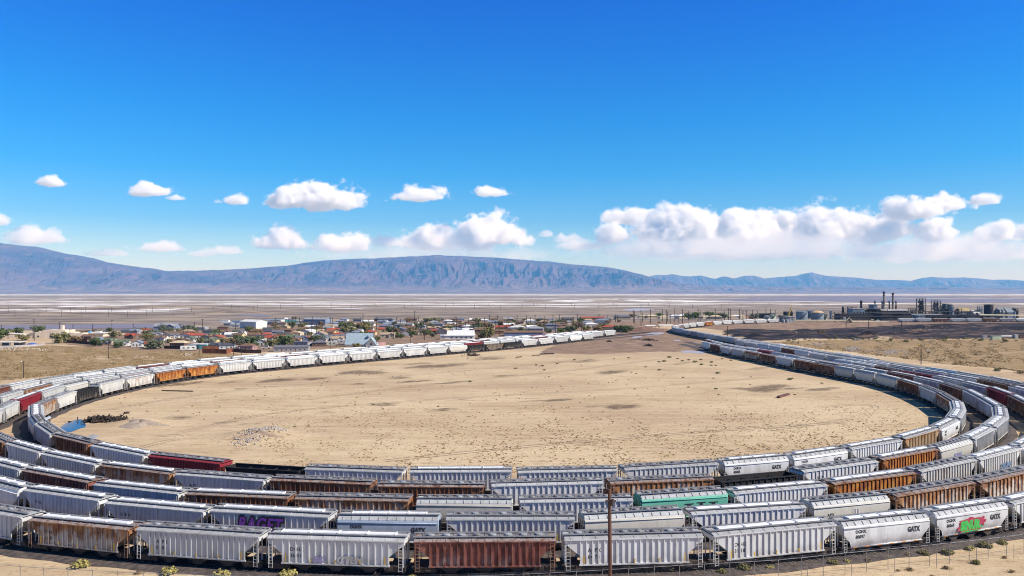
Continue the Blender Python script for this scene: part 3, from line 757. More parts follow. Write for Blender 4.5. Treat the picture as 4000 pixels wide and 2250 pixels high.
def build_ground():
    ys = np.concatenate([np.linspace(-250, 58, 10), np.arange(60, 330, 1.0), 330 * 1.0148 ** np.arange(0, 309)])
    us = np.linspace(-1, 1, 380)
    half = 0.78 * np.maximum(ys, 0) + 130
    X = us[None, :] * half[:, None]; Y = np.repeat(ys[:, None], len(us), 1)
    Z = gz(X, Y)
    Z += 0.10 * (fbm(X * 0.05, Y * 0.05, 3) - 0.5) * np.clip((Y - 60) / 40, 0, 1) * 0.5 - 0.03
    Yp = np.maximum(Y, 5.0); px = CX + F * X / Yp; py = YH + F * H / Yp
    def zone(*polys, blur=2):
        m = np.zeros(X.shape)
        for p in polys: m = np.maximum(m, pip(px, py, p).astype(float))
        for _ in range(blur):
            m[1:-1] = (m[:-2] + 2*m[1:-1] + m[2:]) / 4; m[:, 1:-1] = (m[:, :-2] + 2*m[:, 1:-1] + m[:, 2:]) / 4
        return m
    scrub = zone([(-200,1345),(300,1352),(560,1360),(760,1372),(1000,1385),(700,1412),(400,1450),(0,1486),(-300,1510)],
                 [(2930,1338),(3200,1328),(3700,1322),(4300,1320),(4300,1520),(3950,1462),(3600,1408),(3300,1372),(3100,1352)],
                 [(1480,1315),(1850,1322),(1800,1345),(1500,1352)], [(-500, 1320), (0, 1330), (0, 1500), (-500, 1560)])
    dark = zone([(2815,1290),(2900,1283),(3100,1290),(3350,1278),(3560,1272),(3800,1262),(4300,1258),(4300,1322),(3700,1322),(3350,1325),(3150,1322),(2950,1334),(2880,1322),(2830,1308)],
                [(2150,1212),(2260,1208),(2320,1214),(2260,1228),(2180,1226)], [(3100,1232),(3300,1222),(4300,1215),(4300,1250),(3500,1252),(3150,1240)], blur=3)
    red = zone([(2640,1268),(2760,1256),(3100,1248),(3500,1252),(4300,1252),(4300,1280),(3500,1276),(3100,1288),(2840,1292)],
               [(2180,1345),(2480,1290),(2620,1290),(2700,1310),(2760,1345),(2740,1378),(2600,1372),(2300,1385),(2100,1378)],
               [(900,1240),(2450,1236),(3000,1236),(3000,1250),(2600,1270),(2450,1300),(2000,1322),(1500,1345),(1000,1376),(500,1366),(260,1346),(260,1326),(500,1305),(700,1290)], blur=3)
    lake = np.clip((YH + 122 - py) / 14, 0, 1)                        # begins about 800 m off
    lake = np.where(px < 1000, np.clip((YH + 158 - py) / 10, 0, 1), lake)
    white = np.zeros(X.shape)
    for yc, w, a in ((1152, 4, .50), (1160, 5, .28), (1167, 4, .40), (1178, 6, .46), (1188, 6, .50), (1198, 4, .40), (1214, 6, .20), (1226, 4, .16), (1205, 5, .26)):
        white = np.maximum(white, a * np.exp(-((py - yc) / w)**2))
    white *= 1 - 0.30 * np.clip((px - 2500) / 900, 0, 1) * np.clip((py - 1170) / 20, 0, 1)
    white = np.maximum(white, 0.46 * np.exp(-((py - 1187) / 5)**2) * np.clip((px - 2700) / 500, 0, 1))
    white += 0.30 * np.exp(-((py - 1215) / 8)**2) * np.clip((900 - px) / 300, 0, 1) + 0.1 * np.exp(-((py - 1235) / 5)**2) * np.clip((900 - px) / 300, 0, 1)
    stain = np.zeros(X.shape)
    ST = [(1080,1486,62,5,1),(1230,1478,40,4,.9),(1400,1455,65,6,1),(1470,1456,40,4,.8),(1700,1430,95,5,1),(1740,1427,50,4,.9),(1635,1420,60,3,.6),(1560,1475,40,4,.7),(1620,1491,60,4,.8),(1760,1494,70,3,.7),(1970,1468,40,3,.7),(1910,1402,60,4,.7),(1900,1395,60,3,.5),
          (1500,1582,40,5,.8),(1400,1500,30,5,.5),(1730,1600,50,5,.7),(2390,1455,45,6,.9),(2250,1372,55,6,1),(2330,1360,90,3,.6),(2180,1562,50,4,.9),(2080,1566,60,3,.5),(2430,1588,55,8,1),(2310,1590,30,4,.6),(2980,1516,70,9,1),(2900,1518,50,5,.7),(2960,1440,60,4,.5),
          (3100,1518,50,4,.6),(3210,1520,55,5,.8),(3030,1512,50,5,.9),(700,1500,90,5,.9),(620,1508,40,5,.8),(900,1495,50,6,.5),(940,1520,30,4,.5),(700,1635,50,6,.6),(880,1650,50,5,.5),(980,1655,50,4,.5),(270,1612,50,6,.3),(1270,1612,55,9,.35),
          (2480,1335,60,9,.8),(2560,1345,45,7,1),(2430,1350,60,5,.7),(2650,1345,50,6,.6),(2380,1335,50,3,.8),(2700,1358,60,6,.6),(2540,1328,35,5,.7),(2280,1410,60,4,.6),(2200,1415,50,3,.5),(1560,1640,40,3,.3),(880,1562,40,3,.4),(1800,1560,55,3,.4),(2650,1420,80,4,.5),(1010,1560,60,3,.3),(1180,1545,50,3,.3)]
    wob = (fbm(X * 0.16, Y * 0.05, 3) - 0.5)
    for x, y, rx, ry, a in ST:
        q = ((px - x) / rx)**2 + ((py - y + 0.06 * (px - x) + wob * ry * 2) / ry)**2
        stain = np.maximum(stain, a * np.exp(-q*0.6))
    tail = np.clip((px - 2500) / 500, 0, 1) * 0
    n_r, n_c = X.shape
    me = bpy.data.meshes.new('ground')
    V = np.stack([X, Y, Z], -1).reshape(-1, 3).astype(np.float32)
    idx = np.arange(n_r * n_c).reshape(n_r, n_c)
    Q = np.stack([idx[:-1, :-1], idx[:-1, 1:], idx[1:, 1:], idx[1:, :-1]], -1).reshape(-1, 4).astype(np.int32)
    me.vertices.add(len(V)); me.vertices.foreach_set('co', V.ravel())
    me.loops.add(Q.size); me.loops.foreach_set('vertex_index', Q.ravel())
    me.polygons.add(len(Q)); me.polygons.foreach_set('loop_start', np.arange(0, Q.size, 4, dtype=np.int32)); me.polygons.foreach_set('loop_total', np.full(len(Q), 4, np.int32))
    me.polygons.foreach_set('use_smooth', np.ones(len(Q), bool))
    me.update(calc_edges=True)
    for nm, (r, g, b) in (('cover_a', (scrub, dark, red)), ('cover_b', (lake, white, stain))):
        at = me.color_attributes.new(nm, 'FLOAT_COLOR', 'POINT')
        at.data.foreach_set('color', np.stack([r, g, b, np.ones(X.shape)], -1).reshape(-1).astype(np.float32))
    return me
m, nt, b = newmat('desert_ground')
P = nt.n('ShaderNodeNewGeometry').outputs['Position']
ca = nt.n('ShaderNodeSeparateColor', None, Color=nt.n('ShaderNodeAttribute', {'attribute_name': 'cover_a'}).outputs['Color']).outputs
cb = nt.n('ShaderNodeSeparateColor', None, Color=nt.n('ShaderNodeAttribute', {'attribute_name': 'cover_b'}).outputs['Color']).outputs
nbig = nt.noise(nt.vscale(P, 0.018, 0.035, 0.03), 1.0, 8.0, 0.62)
nmid = nt.noise(nt.vscale(P, 0.10, 0.22, 0.1), 1.0, 8.0, 0.65)
nfine = nt.noise(P, 1.1, 8.0, 0.7)
nspot = nt.noise(nt.vscale(P, 0.30, 0.62, 0.3), 1.0, 6.0, 0.75)
def msk(att, n=None, amp=0.7, lo=0.42, hi=0.58):
    return nt.ss(nt.math('ADD', att, nt.math('MULTIPLY', nt.math('SUBTRACT', n or nmid, 0.5), amp)), lo, hi)
sand = nt.mix(nt.ss(nbig, 0.36, 0.66), (0.545, 0.42, 0.265), (0.43, 0.315, 0.19))
sand = nt.mix(nt.math('MULTIPLY', nt.ss(nmid, 0.50, 0.74), 0.45), sand, (0.63, 0.50, 0.36))
sand = nt.mix(nt.math('MULTIPLY', nt.ss(nspot, 0.54, 0.66), 0.62), sand, (0.25, 0.165, 0.10))
sand = nt.mix(nt.math('MULTIPLY', nt.ss(nfine, 0.54, 0.64), 0.55), sand, (0.24, 0.16, 0.095))
strk = nt.noise(nt.vscale(P, 0.10, 0.55, 0.1), 1.0, 5.0, 0.7)
sand = nt.mix(nt.math('MULTIPLY', nt.ss(strk, 0.56, 0.66), 0.65), sand, (0.24, 0.155, 0.09))
sand = nt.mix(nt.math('MULTIPLY', nt.ss(strk, 0.43, 0.30), 0.5), sand, (0.62, 0.51, 0.34))
sand = nt.mix(nt.math('MULTIPLY', nt.ss(nt.noise(nt.vscale(P, 0.009, 0.014, 0.0), 1.0, 5.0, 0.6), 0.46, 0.62), 0.50), sand, (0.34, 0.225, 0.145))
# wheel tracks: pale bent lines
tw = nt.n('ShaderNodeTexWave', {'wave_type': 'BANDS', 'bands_direction': 'Y'}, Vector=nt.vscale(P, 0.02, 0.055, 0.0), Scale=1.0, Distortion=7.0, Detail=2.0, Detail_Scale=0.6).outputs['Fac']
sand = nt.mix(nt.math('MULTIPLY', nt.ss(tw, 0.90, 0.99), 0.25), sand, (0.62, 0.51, 0.33))
stainm = nt.ss(nt.math('MULTIPLY', cb[2], nt.math('ADD', nt.math('MULTIPLY', nt.noise(nt.vscale(P, 0.30, 1.1, 0.2), 1.0, 8.0, 0.78), 6.5), -2.45)), 0.14, 0.55)
sand = nt.mix(nt.math('MULTIPLY', stainm, 0.85), sand, (0.10, 0.066, 0.042))
scr = nt.mix(nt.ss(nmid, 0.38, 0.62), (0.35, 0.24, 0.125), (0.235, 0.16, 0.075))
scr = nt.mix(nt.math('MULTIPLY', nt.ss(nspot, 0.50, 0.66), 0.8), scr, (0.14, 0.098, 0.05))
scr = nt.mix(nt.ss(nbig, 0.56, 0.70), scr, (0.46, 0.335, 0.215))
redc = nt.mix(nt.ss(nmid, 0.35, 0.62), (0.34, 0.23, 0.15), (0.19, 0.125, 0.09))
redc = nt.mix(nt.math('MULTIPLY', nt.ss(nspot, 0.52, 0.7), 0.6), redc, (0.07, 0.05, 0.045))
drk = nt.mix(nt.ss(nmid, 0.40, 0.64), (0.008, 0.007, 0.010), (0.035, 0.026, 0.029))
drk = nt.mix(nt.ss(nt.noise(nt.vscale(P, 0.015, 0.16, 0.1), 1.0, 5.0, 0.6), 0.62, 0.72), drk, (0.20, 0.165, 0.165))
cc = nt.mix(msk(ca[0]), sand, scr)
ncoarse = nt.noise(nt.vscale(P, 0.012, 0.045, 0.02), 1.0, 7.0, 0.68)
cc = nt.mix(msk(ca[2], ncoarse, amp=2.0), cc, redc)
cc = nt.mix(nt.math('MULTIPLY', nt.math('MULTIPLY', ca[2], nt.ss(strk, 0.52, 0.64)), 0.8), cc, (0.11, 0.075, 0.055))
drk = nt.mix(nt.ss(nt.math('ADD', nt.math('MULTIPLY', ncoarse, 0.5), nt.math('MULTIPLY', nmid, 0.5)), 0.50, 0.58), drk, (0.14, 0.092, 0.068))
cc = nt.mix(msk(ca[1], nt.math('ADD', nt.math('MULTIPLY', ncoarse, 0.6), nt.math('MULTIPLY', nmid, 0.4)), amp=3.0), cc, drk)
# dry lake: mud, grey crust and salt in long streaks
ls = nt.noise(nt.vscale(P, 0.0085, 0.026, 0.0), 1.0, 12.0, 0.70)
ls2 = nt.noise(nt.vscale(P, 0.0042, 0.0125, 0.0), 1.0, 12.0, 0.74)
lk = nt.mix(nt.ss(ls, 0.40, 0.60), (0.34, 0.27, 0.20), (0.13, 0.10, 0.09))
lk = nt.mix(nt.math('MULTIPLY', nt.ss(ls2, 0.52, 0.66), 0.7), lk, (0.125, 0.11, 0.125))
saltf = nt.ss(nt.math('ADD', cb[1], nt.math('MULTIPLY', nt.math('SUBTRACT', ls2, 0.5), 2.4)), 0.36, 0.54)
lk = nt.mix(saltf, lk, (0.74, 0.70, 0.67))
cc = nt.mix(nt.ss(nt.math('ADD', cb[0], nt.math('MULTIPLY', nt.math('SUBTRACT', ls, 0.5), 0.6)), 0.35, 0.65), cc, lk)
nt.t.links.new(cc, b.inputs['Base Color']); b.inputs['Roughness'].default_value = 0.95
b.inputs['Specular IOR Level'].default_value = 0.15
nt.t.links.new(nt.n('ShaderNodeBump', None, Strength=0.5, Distance=0.25, Height=nt.math('ADD', nfine, nt.math('MULTIPLY', nmid, 1.5))).outputs[0], b.inputs['Normal'])
gme = build_ground(); gme.materials.append(m)
tag(inst('ground', gme), kind='structure')

# tyre tracks: paired ruts pressed into the field, laid as thin sheets
TYRE = mat('pressed_sand', (0.55, 0.43, 0.285), (0.42, 0.31, 0.19), 0.35, 0.95)
TYRED = mat('damp_rut', (0.40, 0.29, 0.18), (0.48, 0.36, 0.225), 0.35, 0.95)
for i, (pp, m_) in enumerate([([(420,1600),(800,1540),(1300,1490),(1900,1440),(2450,1385)], TYRE), ([(700,1690),(1100,1610),(1700,1560),(2400,1520),(3000,1475)], TYRE), 
        ([(1500,1800),(2100,1740),(2700,1690),(3300,1650)], TYRED), ([(500,1760),(640,1725),(700,1712),(690,1700),(600,1705)], TYRE), ([(2640,1378),(2700,1345),(2720,1330),(2700,1316)], TYRED), ([(2655,1378),(2715,1346),(2738,1330),(2716,1315)], TYRED),
         ([(3000,1680),(3300,1640),(3420,1600),(3380,1580),(3200,1590)], TYRE),  ([(1200,1560),(1700,1500),(2200,1450),(2600,1400)], TYRED)]):
    pts = densify([G(x, y) for x, y in pp], 14); tb = MB()
    for s_ in (-0.85, 0.85):
        q = ribbon(pts, s_ - 0.14, s_ + 0.14, 0.035 + 0.004*i); n0 = len(tb.v); tb.v += q.v; tb.f += [tuple(j + n0 for j in f) for f in q.f]; tb.m += q.m
    tag(inst('tyre_tracks', tb.mesh('tyre_tracks'), None, m_), kind='structure')

# ---------------------------------------------------------------- standing water
def water_mat(name, c, rough):
    m, nt, b = newmat(name); b.inputs['Base Color'].default_value = (*c, 1); b.inputs['Roughness'].default_value = rough
    b.inputs['Specular IOR Level'].default_value = 0.25
    P = nt.n('ShaderNodeNewGeometry').outputs['Position']
    nt.t.links.new(nt.n('ShaderNodeBump', None, Strength=0.12, Distance=0.05, Height=nt.noise(P, 0.8, 3.0)).outputs[0], b.inputs['Normal'])
    return m
WATER = water_mat('puddle_water', (0.03, 0.05, 0.11), 0.12)
BRINE = water_mat('shallow_brine', (0.20, 0.175, 0.21), 0.6)
MUDW = water_mat('milky_puddle', (0.36, 0.34, 0.38), 0.5)
def pond(name, pxpoly, mt, z):
    b = MB(); pts = [G(x, y) for x, y in pxpoly]; n = len(pts); out = []
    for i in range(n):
        for k in range(5):
            p = catmull(pts[i-1], pts[i], pts[(i+1) % n], pts[(i+2) % n], k/5); p.z = z; out.append(p)
    b.face(out); return tag(inst(name, b.mesh(name), None, mt), kind='structure')
def shore(cx, cy, rx, ry, n=14, jag=0.25, slope=0.0):
    return [(cx + rx*(1 + jag*(random.random()-.5))*math.cos(2*math.pi*i/n), cy + ry*(1 + jag*(random.random()-.5)*1.6)*math.sin(2*math.pi*i/n) + slope*math.cos(2*math.pi*i/n)) for i in range(n)]
pond('puddle_water', [(236,1672),(260,1652),(300,1640),(325,1641),(333,1655),(334,1668),(310,1675),(288,1684),(272,1688),(250,1682)], WATER, 0.05)
pond('puddle_water', [(2662,1372),(2690,1369),(2720,1371),(2752,1373),(2748,1381),(2715,1380),(2690,1378),(2668,1379)], MUDW, 0.04)
pond('puddle_water', shore(2556, 1304, 38, 5, slope=-3), MUDW, 0.04)
pond('puddle_water', shore(2490, 1316, 22, 3.5, slope=-2), MUDW, 0.04)
pond('puddle_water', shore(2720, 1342, 9, 2.5), MUDW, 0.04)
pond('puddle_water', shore(2645, 1330, 14, 2.5), MUDW, 0.04)
pond('brine_water', [(-300,1272),(100,1270),(330,1268),(560,1266),(700,1268),(760,1276),(640,1281),(420,1283),(200,1286),(0,1290),(-300,1294)], BRINE, 0.12)
pond('brine_water', shore(985, 1231, 70, 5, slope=3), BRINE, 0.15)
pond('brine_water', [(2780,1170),(3000,1166),(3300,1165),(3700,1167),(4300,1166),(4300,1180),(3800,1181),(3400,1180),(3100,1176),(2900,1176)], BRINE, 0.2)
pond('brine_water', shore(2490, 1210, 60, 4, slope=-1), MUDW, 0.15)
pond('brine_water', shore(3400, 1160, 500, 2.5), BRINE, 0.3)

# ---------------------------------------------------------------- small plants: far too many to count in the field, shrubs one by one
def leafm(name, a, b2, var=0.5):
    m, nt, b = newmat(name)
    g = nt.n('ShaderNodeNewGeometry').outputs
    oi = nt.n('ShaderNodeObjectInfo').outputs['Random']
    f = nt.math('FRACT', nt.math('ADD', g['Random Per Island'], oi))
    c = nt.mix(f, a, b2)
    nt.t.links.new(c, b.inputs['Base Color']); b.inputs['Roughness'].default_value = 0.85; b.inputs['Specular IOR Level'].default_value = 0.2
    return m
TUFTG = leafm('green_tuft_leaf', (0.24, 0.23, 0.06), (0.36, 0.29, 0.11))
TUFTB = leafm('dry_tuft_leaf', (0.20, 0.125, 0.055), (0.33, 0.215, 0.105))
SCRUBM = leafm('scrub_leaf', (0.19, 0.14, 0.062), (0.36, 0.26, 0.13))
SHRUBM = leafm('yellow_green_leaf', (0.24, 0.21, 0.05), (0.40, 0.34, 0.13))
SHRUBO = leafm('olive_leaf', (0.10, 0.10, 0.03), (0.22, 0.19, 0.08))
SHRUBD = leafm('dry_brown_leaf', (0.13, 0.085, 0.04), (0.28, 0.20, 0.10))
ROCKM = mat('pale_broken_concrete', (0.46, 0.385, 0.31), (0.30, 0.24, 0.19), 1.6, 0.9)
def tufts(name, P, size, hgt, mt, blades=9):
    P = np.asarray(P); n = len(P); k = blades
    ang = RNG.random((n, k)) * 2 * math.pi; r = size[:, None] * (0.25 + 0.75 * RNG.random((n, k)))
    hh = hgt[:, None] * (0.5 + 0.7 * RNG.random((n, k)))
    bx = P[:, 0:1] + 0.35 * r * np.cos(ang); by = P[:, 1:2] + 0.35 * r * np.sin(ang)
    tx = P[:, 0:1] + r * np.cos(ang); ty = P[:, 1:2] + r * np.sin(ang); w = 0.30 * r
    z0 = P[:, 2:3] + 0 * r
    A = np.stack([bx - w*np.sin(ang), by + w*np.cos(ang), z0], -1); B = np.stack([bx + w*np.sin(ang), by - w*np.cos(ang), z0], -1); T = np.stack([tx, ty, z0 + hh], -1)
    C = np.stack([bx + 0.2*r*np.cos(ang+2), by + 0.2*r*np.sin(ang+2), z0 + hh*0.9], -1)
    V = np.stack([A, B, T, C], 2).reshape(-1, 3).astype(np.float32)
    i = np.arange(n*k) * 4
    tri = np.stack([np.stack([i, i+1, i+2], -1), np.stack([i, i+2, i+3], -1)], 1).reshape(-1, 3)
    me = bpy.data.meshes.new(name); me.from_pydata(V.tolist(), [], tri.tolist()); me.materials.append(mt)
    return me
inner = [(CX + F*p.x/p.y, YH + F*H/p.y) for row, d in SEG if row == 'innermost' for p in d if p.y < 420]
def scatter(n, xr, yr, poly=None, notpoly=None, dens=None):
    out = np.zeros((0, 2))
    while len(out) < n:
        q = np.stack([RNG.uniform(*xr, 4*n), RNG.uniform(*yr, 4*n)], -1)
        if poly: q = q[pip(q[:, 0], q[:, 1], poly)]
        if dens: q = q[RNG.random(len(q)) < dens(q[:, 0], q[:, 1])]
        out = np.concatenate([out, q])
    x, y = out[:n, 0], out[:n, 1]; Y = F*H/(y - YH); X = (x - CX)/F*Y
    return np.stack([X, Y, gz(X, Y) - 0.03], -1)
cl = lambda x, y, s: fbm(x*s, y*s*2.2, 3)
inner_s = [(x + (28 if x < 2000 else -60), y - 6) for x, y in inner]
P1 = scatter(6500, (900, 3600), (1590, 1850), inner_s, dens=lambda x, y: np.maximum(0, (cl(x, y, 0.012) - 0.36) * 3) * (0.35 + 0.65 * np.minimum(1, (y - 1590) / 90)))
s = 0.10 + 0.26 * RNG.random(len(P1))**2
tag(inst('dry_tufts', tufts('dry_tufts', P1, s*1.1, s*0.42, TUFTB)), 'small dry tufts dotting the sandy field', kind='stuff')
P2 = scatter(1100, (2300, 3640), (1530, 1800), inner_s, dens=lambda x, y: 0.15 + 0.85 * np.clip((x - 2400) / 600, 0, 1))
s = 0.10 + 0.28 * RNG.random(len(P2))**2
tag(inst('green_tufts', tufts('green_tufts', P2, s, s*0.4, TUFTG)), 'small green tufts dotting the sandy field', kind='stuff')
P3 = scatter(500, (300, 2600), (1420, 1640), inner_s)
s = 0.15 + 0.35 * RNG.random(len(P3))**2
tag(inst('sparse_tufts', tufts('sparse_tufts', P3, s, s*0.6, TUFTB)), 'sparse dry tufts in the far field', kind='stuff')
SCL = [(-200,1352),(300,1356),(560,1366),(760,1378),(940,1388),(700,1414),(400,1452),(0,1488),(-200,1505)]
SCR = [(2930,1342),(3200,1332),(3700,1326),(4200,1324),(4200,1500),(3950,1465),(3600,1410),(3300,1376),(3100,1356)]
P4 = np.concatenate([scatter(6000, (-200, 940), (1352, 1505), SCL, dens=lambda x, y: np.maximum(0, (cl(x, y, 0.03) - 0.33) * 3)),
                     scatter(6500, (2930, 4200), (1326, 1500), SCR, dens=lambda x, y: np.maximum(0, (cl(x, y, 0.03) - 0.36) * 3)),
                     scatter(300, (1480, 1850), (1318, 1350))])
s = 0.22 + 0.50 * RNG.random(len(P4))**2
tag(inst('desert_scrub', tufts('desert_scrub', P4, s, s*0.42, SCRUBM, 9)), 'low olive scrub covering the desert beside the tracks', kind='stuff')
P5 = scatter(420, (1000, 3600), (1430, 1840), inner_s)
b = MB()
def stone(b, c, r):
    pts = []
    for k in range(7):
        t = k * 2.4; zz = 1 - 2 * (k + 0.5) / 7
        q = math.sqrt(1 - zz*zz); pts.append(Vector((q*math.cos(t)*r*random.uniform(.6, 1.3), q*math.sin(t)*r*random.uniform(.6, 1.3), zz*r*0.7)) + Vector(c))
    top, bot = pts[0], pts[6]; ring = sorted(pts[1:6], key=lambda p: math.atan2(p.y - c[1], p.x - c[0]))
    for i in range(5): b.face([ring[i], ring[(i+1) % 5], top]); b.face([ring[(i+1) % 5], ring[i], bot])
for p in P5: stone(b, p, random.uniform(0.06, 0.22))
tag(inst('pebbles', b.mesh('pebbles'), None, ROCKM), 'pale stones scattered over the sandy field', kind='stuff')

def bush_mesh(n=150, flat=0.7, leaf=0.17):
    b = MB()
    lobes = [(random.uniform(-.55, .55), random.uniform(-.55, .55), random.uniform(.25, .6), random.uniform(.35, .6)) for _ in range(7)]
    for i in range(n):
        lx, ly, lz, lr = random.choice(lobes)
        t, u = random.random()*2*math.pi, random.uniform(-0.4, 1)
        q = math.sqrt(max(0, 1-u*u)); r = lr * random.uniform(.6, 1.05)
        c = Vector((lx + r*q*math.cos(t), ly + r*q*math.sin(t), max(0.04, (lz + r*u) * flat)))
        d = Vector((q*math.cos(t), q*math.sin(t), u + 0.5)).normalized(); s_ = d.orthogonal().normalized(); s_.rotate(Matrix.Rotation(random.random()*6.28, 3, d)); k = d.cross(s_)
        L = leaf * random.uniform(.6, 1.4)
        b.face([c - s_*L*.5, c + k*L*.6 + d*L*.3, c + s_*L*.5 + d*L*.5, c - k*L*.6])
    return b
BUSH = [bush_mesh(300, 0.75, 0.2).mesh('shrub_leaves') for _ in range(4)]
BUSHD = [bush_mesh(230, 0.62, 0.12).mesh('shrub_leaves') for _ in range(2)]
# (photo x, y of the foot, half width in photo px, material, label)
NEARB = [(314, 2214, 38, SHRUBM, 'large round yellow green shrub in front of the rusty car at lower left'),
 (545, 2240, 24, SHRUBD, 'straw coloured low shrub right of the large yellow green shrub'), (655, 2244, 33, SHRUBM, 'yellow green shrub below the second car of the outermost row'),
 (868, 2258, 44, SHRUBM, 'wide yellow green shrub at the lower edge below the ladders'), (1122, 2262, 40, SHRUBM, 'cropped yellow green shrub left of the blue outline graffiti'),
 (1605, 2262, 22, SHRUBM, 'small bright shrub below the dark rusted car'), (2080, 2262, 15, SHRUBM, 'tiny bright shrub left of the leaning dry shrub'),
 (2228, 2262, 20, SHRUBD, 'dry shrub below the pale car beside the tall pole'), (2345, 2266, 18, SHRUBD, 'dry shrub at the foot of the tall rusty pole'),
 (2905, 2224, 32, SHRUBO, 'wispy olive shrub behind the fence near the middle right'), (2820, 2238, 22, SHRUBO, 'small olive shrub left of the wispy one behind the fence'),
 (3010, 2222, 20, SHRUBM, 'low green shrub behind the fence post right of centre'), (3100, 2212, 14, SHRUBD, 'small dry plant below the numbered grey car'),
 (3256, 2203, 22, SHRUBO, 'olive shrub behind the fence below the first smooth car'), (3310, 2196, 14, SHRUBM, 'small green plant right of the olive shrub at the fence'),
 (3390, 2192, 20, SHRUBD, 'flat dry plant under the second smooth car'), (3548, 2170, 18, SHRUBD, 'dry shrub left of two green shrubs behind the fence'),
 (3610, 2166, 24, SHRUBO, 'green shrub behind the fence left of the paired posts'), (3700, 2164, 26, SHRUBO, 'rounded olive shrub behind the fence between paired posts'),
 (3785, 2146, 20, SHRUBM, 'small green shrub near the ballast at right'), (3850, 2136, 28, SHRUBO, 'grey green shrub at the ballast below the last smooth car'),
 (3915, 2124, 22, SHRUBM, 'green shrub rightmost along the ballast edge'),
 (3556, 2226, 22, SHRUBD, 'tall dry shrub on the bank outside the fence'), (3700, 2222, 24, SHRUBD, 'round brown shrub on the bank outside the fence'),
 (3812, 2200, 20, SHRUBO, 'dark round shrub on the bank right of the brown one'), (3925, 2180, 16, SHRUBD, 'small dry shrub on the bank near the right edge'),
 (3955, 2236, 18, SHRUBD, 'sparse brown shrub at the lower right corner'), (3510, 2230, 13, SHRUBD, 'tiny grey shrub left of the tall dry one'), (3645, 2256, 20, SHRUBD, 'cropped dry shrub at the bottom edge lower right')]
for i, (x, y, w, m_, lab) in enumerate(NEARB):
    p = G(x, y); s_ = w / F * p.y
    o = inst('shrub', (BUSH if m_ is not SHRUBD else BUSHD)[i % 2], None, m_, (p.x, p.y, -0.05), random.random()*6, (s_, s_, s_*random.uniform(.9, 1.2)))
    tag(o, lab, 'shrub', 'shrubs along the fence and ballast')
FIELDB = [(1993+22,1440,7),(2095,1427,6),(2120,1430,7),(2126,1446,7),(2177,1422,6),(2243,1407,7),(2398,1402,5),(2456,1399,6),(2145,1473,5),(2524,1434,6),(2576,1446,8),(2614,1397,10),(2575,1415,7),(2595,1413,9),(2647,1402,6),(2666,1411,7),
 (2690,1407,7),(2715,1415,10),(2738,1406,7),(2741,1425,9),(2780,1416,8),(2778,1428,6),(2796,1428,6),(2820,1402,6),(2856,1409,6),(2848,1378+22,5),(2805,1459,10),(2668,1476,6),(2787,1478,5),(2934,1473,5),(3087,1483,12),(2485,1461,5),(2689,1513,6),(2796,1520,8),(2480,1520,4),
 (2807,1541,5),(1828,1400,5),(1835,1492,9),(1460,1580,5),(2930,1503,4),(3105,1543,6),(1205,1665,6),(1150,1668,4),(1712,1588,4),(3211,1498,6)]
for i, (x, y, w) in enumerate(sorted(FIELDB)):
    p = G(x, y); s_ = max(0.4, w / F * p.y)
    o = inst('field_bush', BUSH[i % 4], None, SHRUBO, (p.x, p.y, -0.06), random.random()*6, (s_, s_, s_*0.9))
    tag(o, f"low olive bush, {ordw(i+1)} from the left across the sandy field", 'bush', 'low bushes scattered over the sandy field')
SCB = [(3208,1302,16,SHRUBD,'tall tawny shrub on the dark tailings'),(3136,1305,8,SHRUBO,'green shrub left of the tawny one on the tailings'),(3160,1306,8,SHRUBO,'green shrub just left of the tawny one'),(3265,1316,8,SHRUBO,'shrub right of the tawny one on the tailings'),(3330,1324,8,SHRUBO,'shrub beside the pale boxes near the tailings'),(3370,1326,9,SHRUBO,'wide shrub at the edge of the tailings'),
       (3420,1325,10,SHRUBO,'dark shrub at the scrub edge below the stacks'),(3480,1328,10,SHRUBO,'shrub left of the bright green one at the tailings'),(3540,1336,10,SHRUBO,'shrub below the dark tower at the scrub edge'),(3600,1330,10,SHRUBO,'grey shrub in the middle of the scrub edge'),(3688,1332,13,SHRUBM,'bright green shrub at the scrub edge'),(3770,1326,12,SHRUBO,'shrub right of the bright green one'),(3830,1332,11,SHRUBO,'shrub left of the white horizontal tank'),(3930,1334,12,SHRUBO,'shrub in front of the white horizontal tank'),
       (3895,1464,12,SHRUBO,'green shrub on the bank behind the far right cars'),(3990,1476,14,SHRUBD,'brown shrub at the right edge behind the cars')]
for i, (x, y, w, m_, lab) in enumerate(SCB):
    p = G(x, y); s_ = w / F * p.y
    tag(inst('shrub', BUSH[i % 4], None, m_, (p.x, p.y, float(gz(p.x, p.y)) - 0.05), i, (s_, s_, s_*0.9)), lab, 'shrub', 'shrubs at the edge of the tailings')

xs_ = sorted(random.uniform(3060, 3990) for _ in range(46))
for i, x in enumerate(xs_):
    y = 1326 + 6*math.sin(x*.013) + random.uniform(-4, 6); p = G(x, y); s_ = random.uniform(5, 10)/F*p.y
    tag(inst('edge_shrub', BUSH[i % 4], None, random.choice([SHRUBO, SHRUBO, SHRUBD, SHRUBM]), (p.x, p.y, float(gz(p.x, p.y)) - .05), i, (s_, s_, s_*.8)), f'small desert shrub, {ordw(i+1)} from the left along the tailings edge', 'shrub', 'small shrubs along the tailings edge')
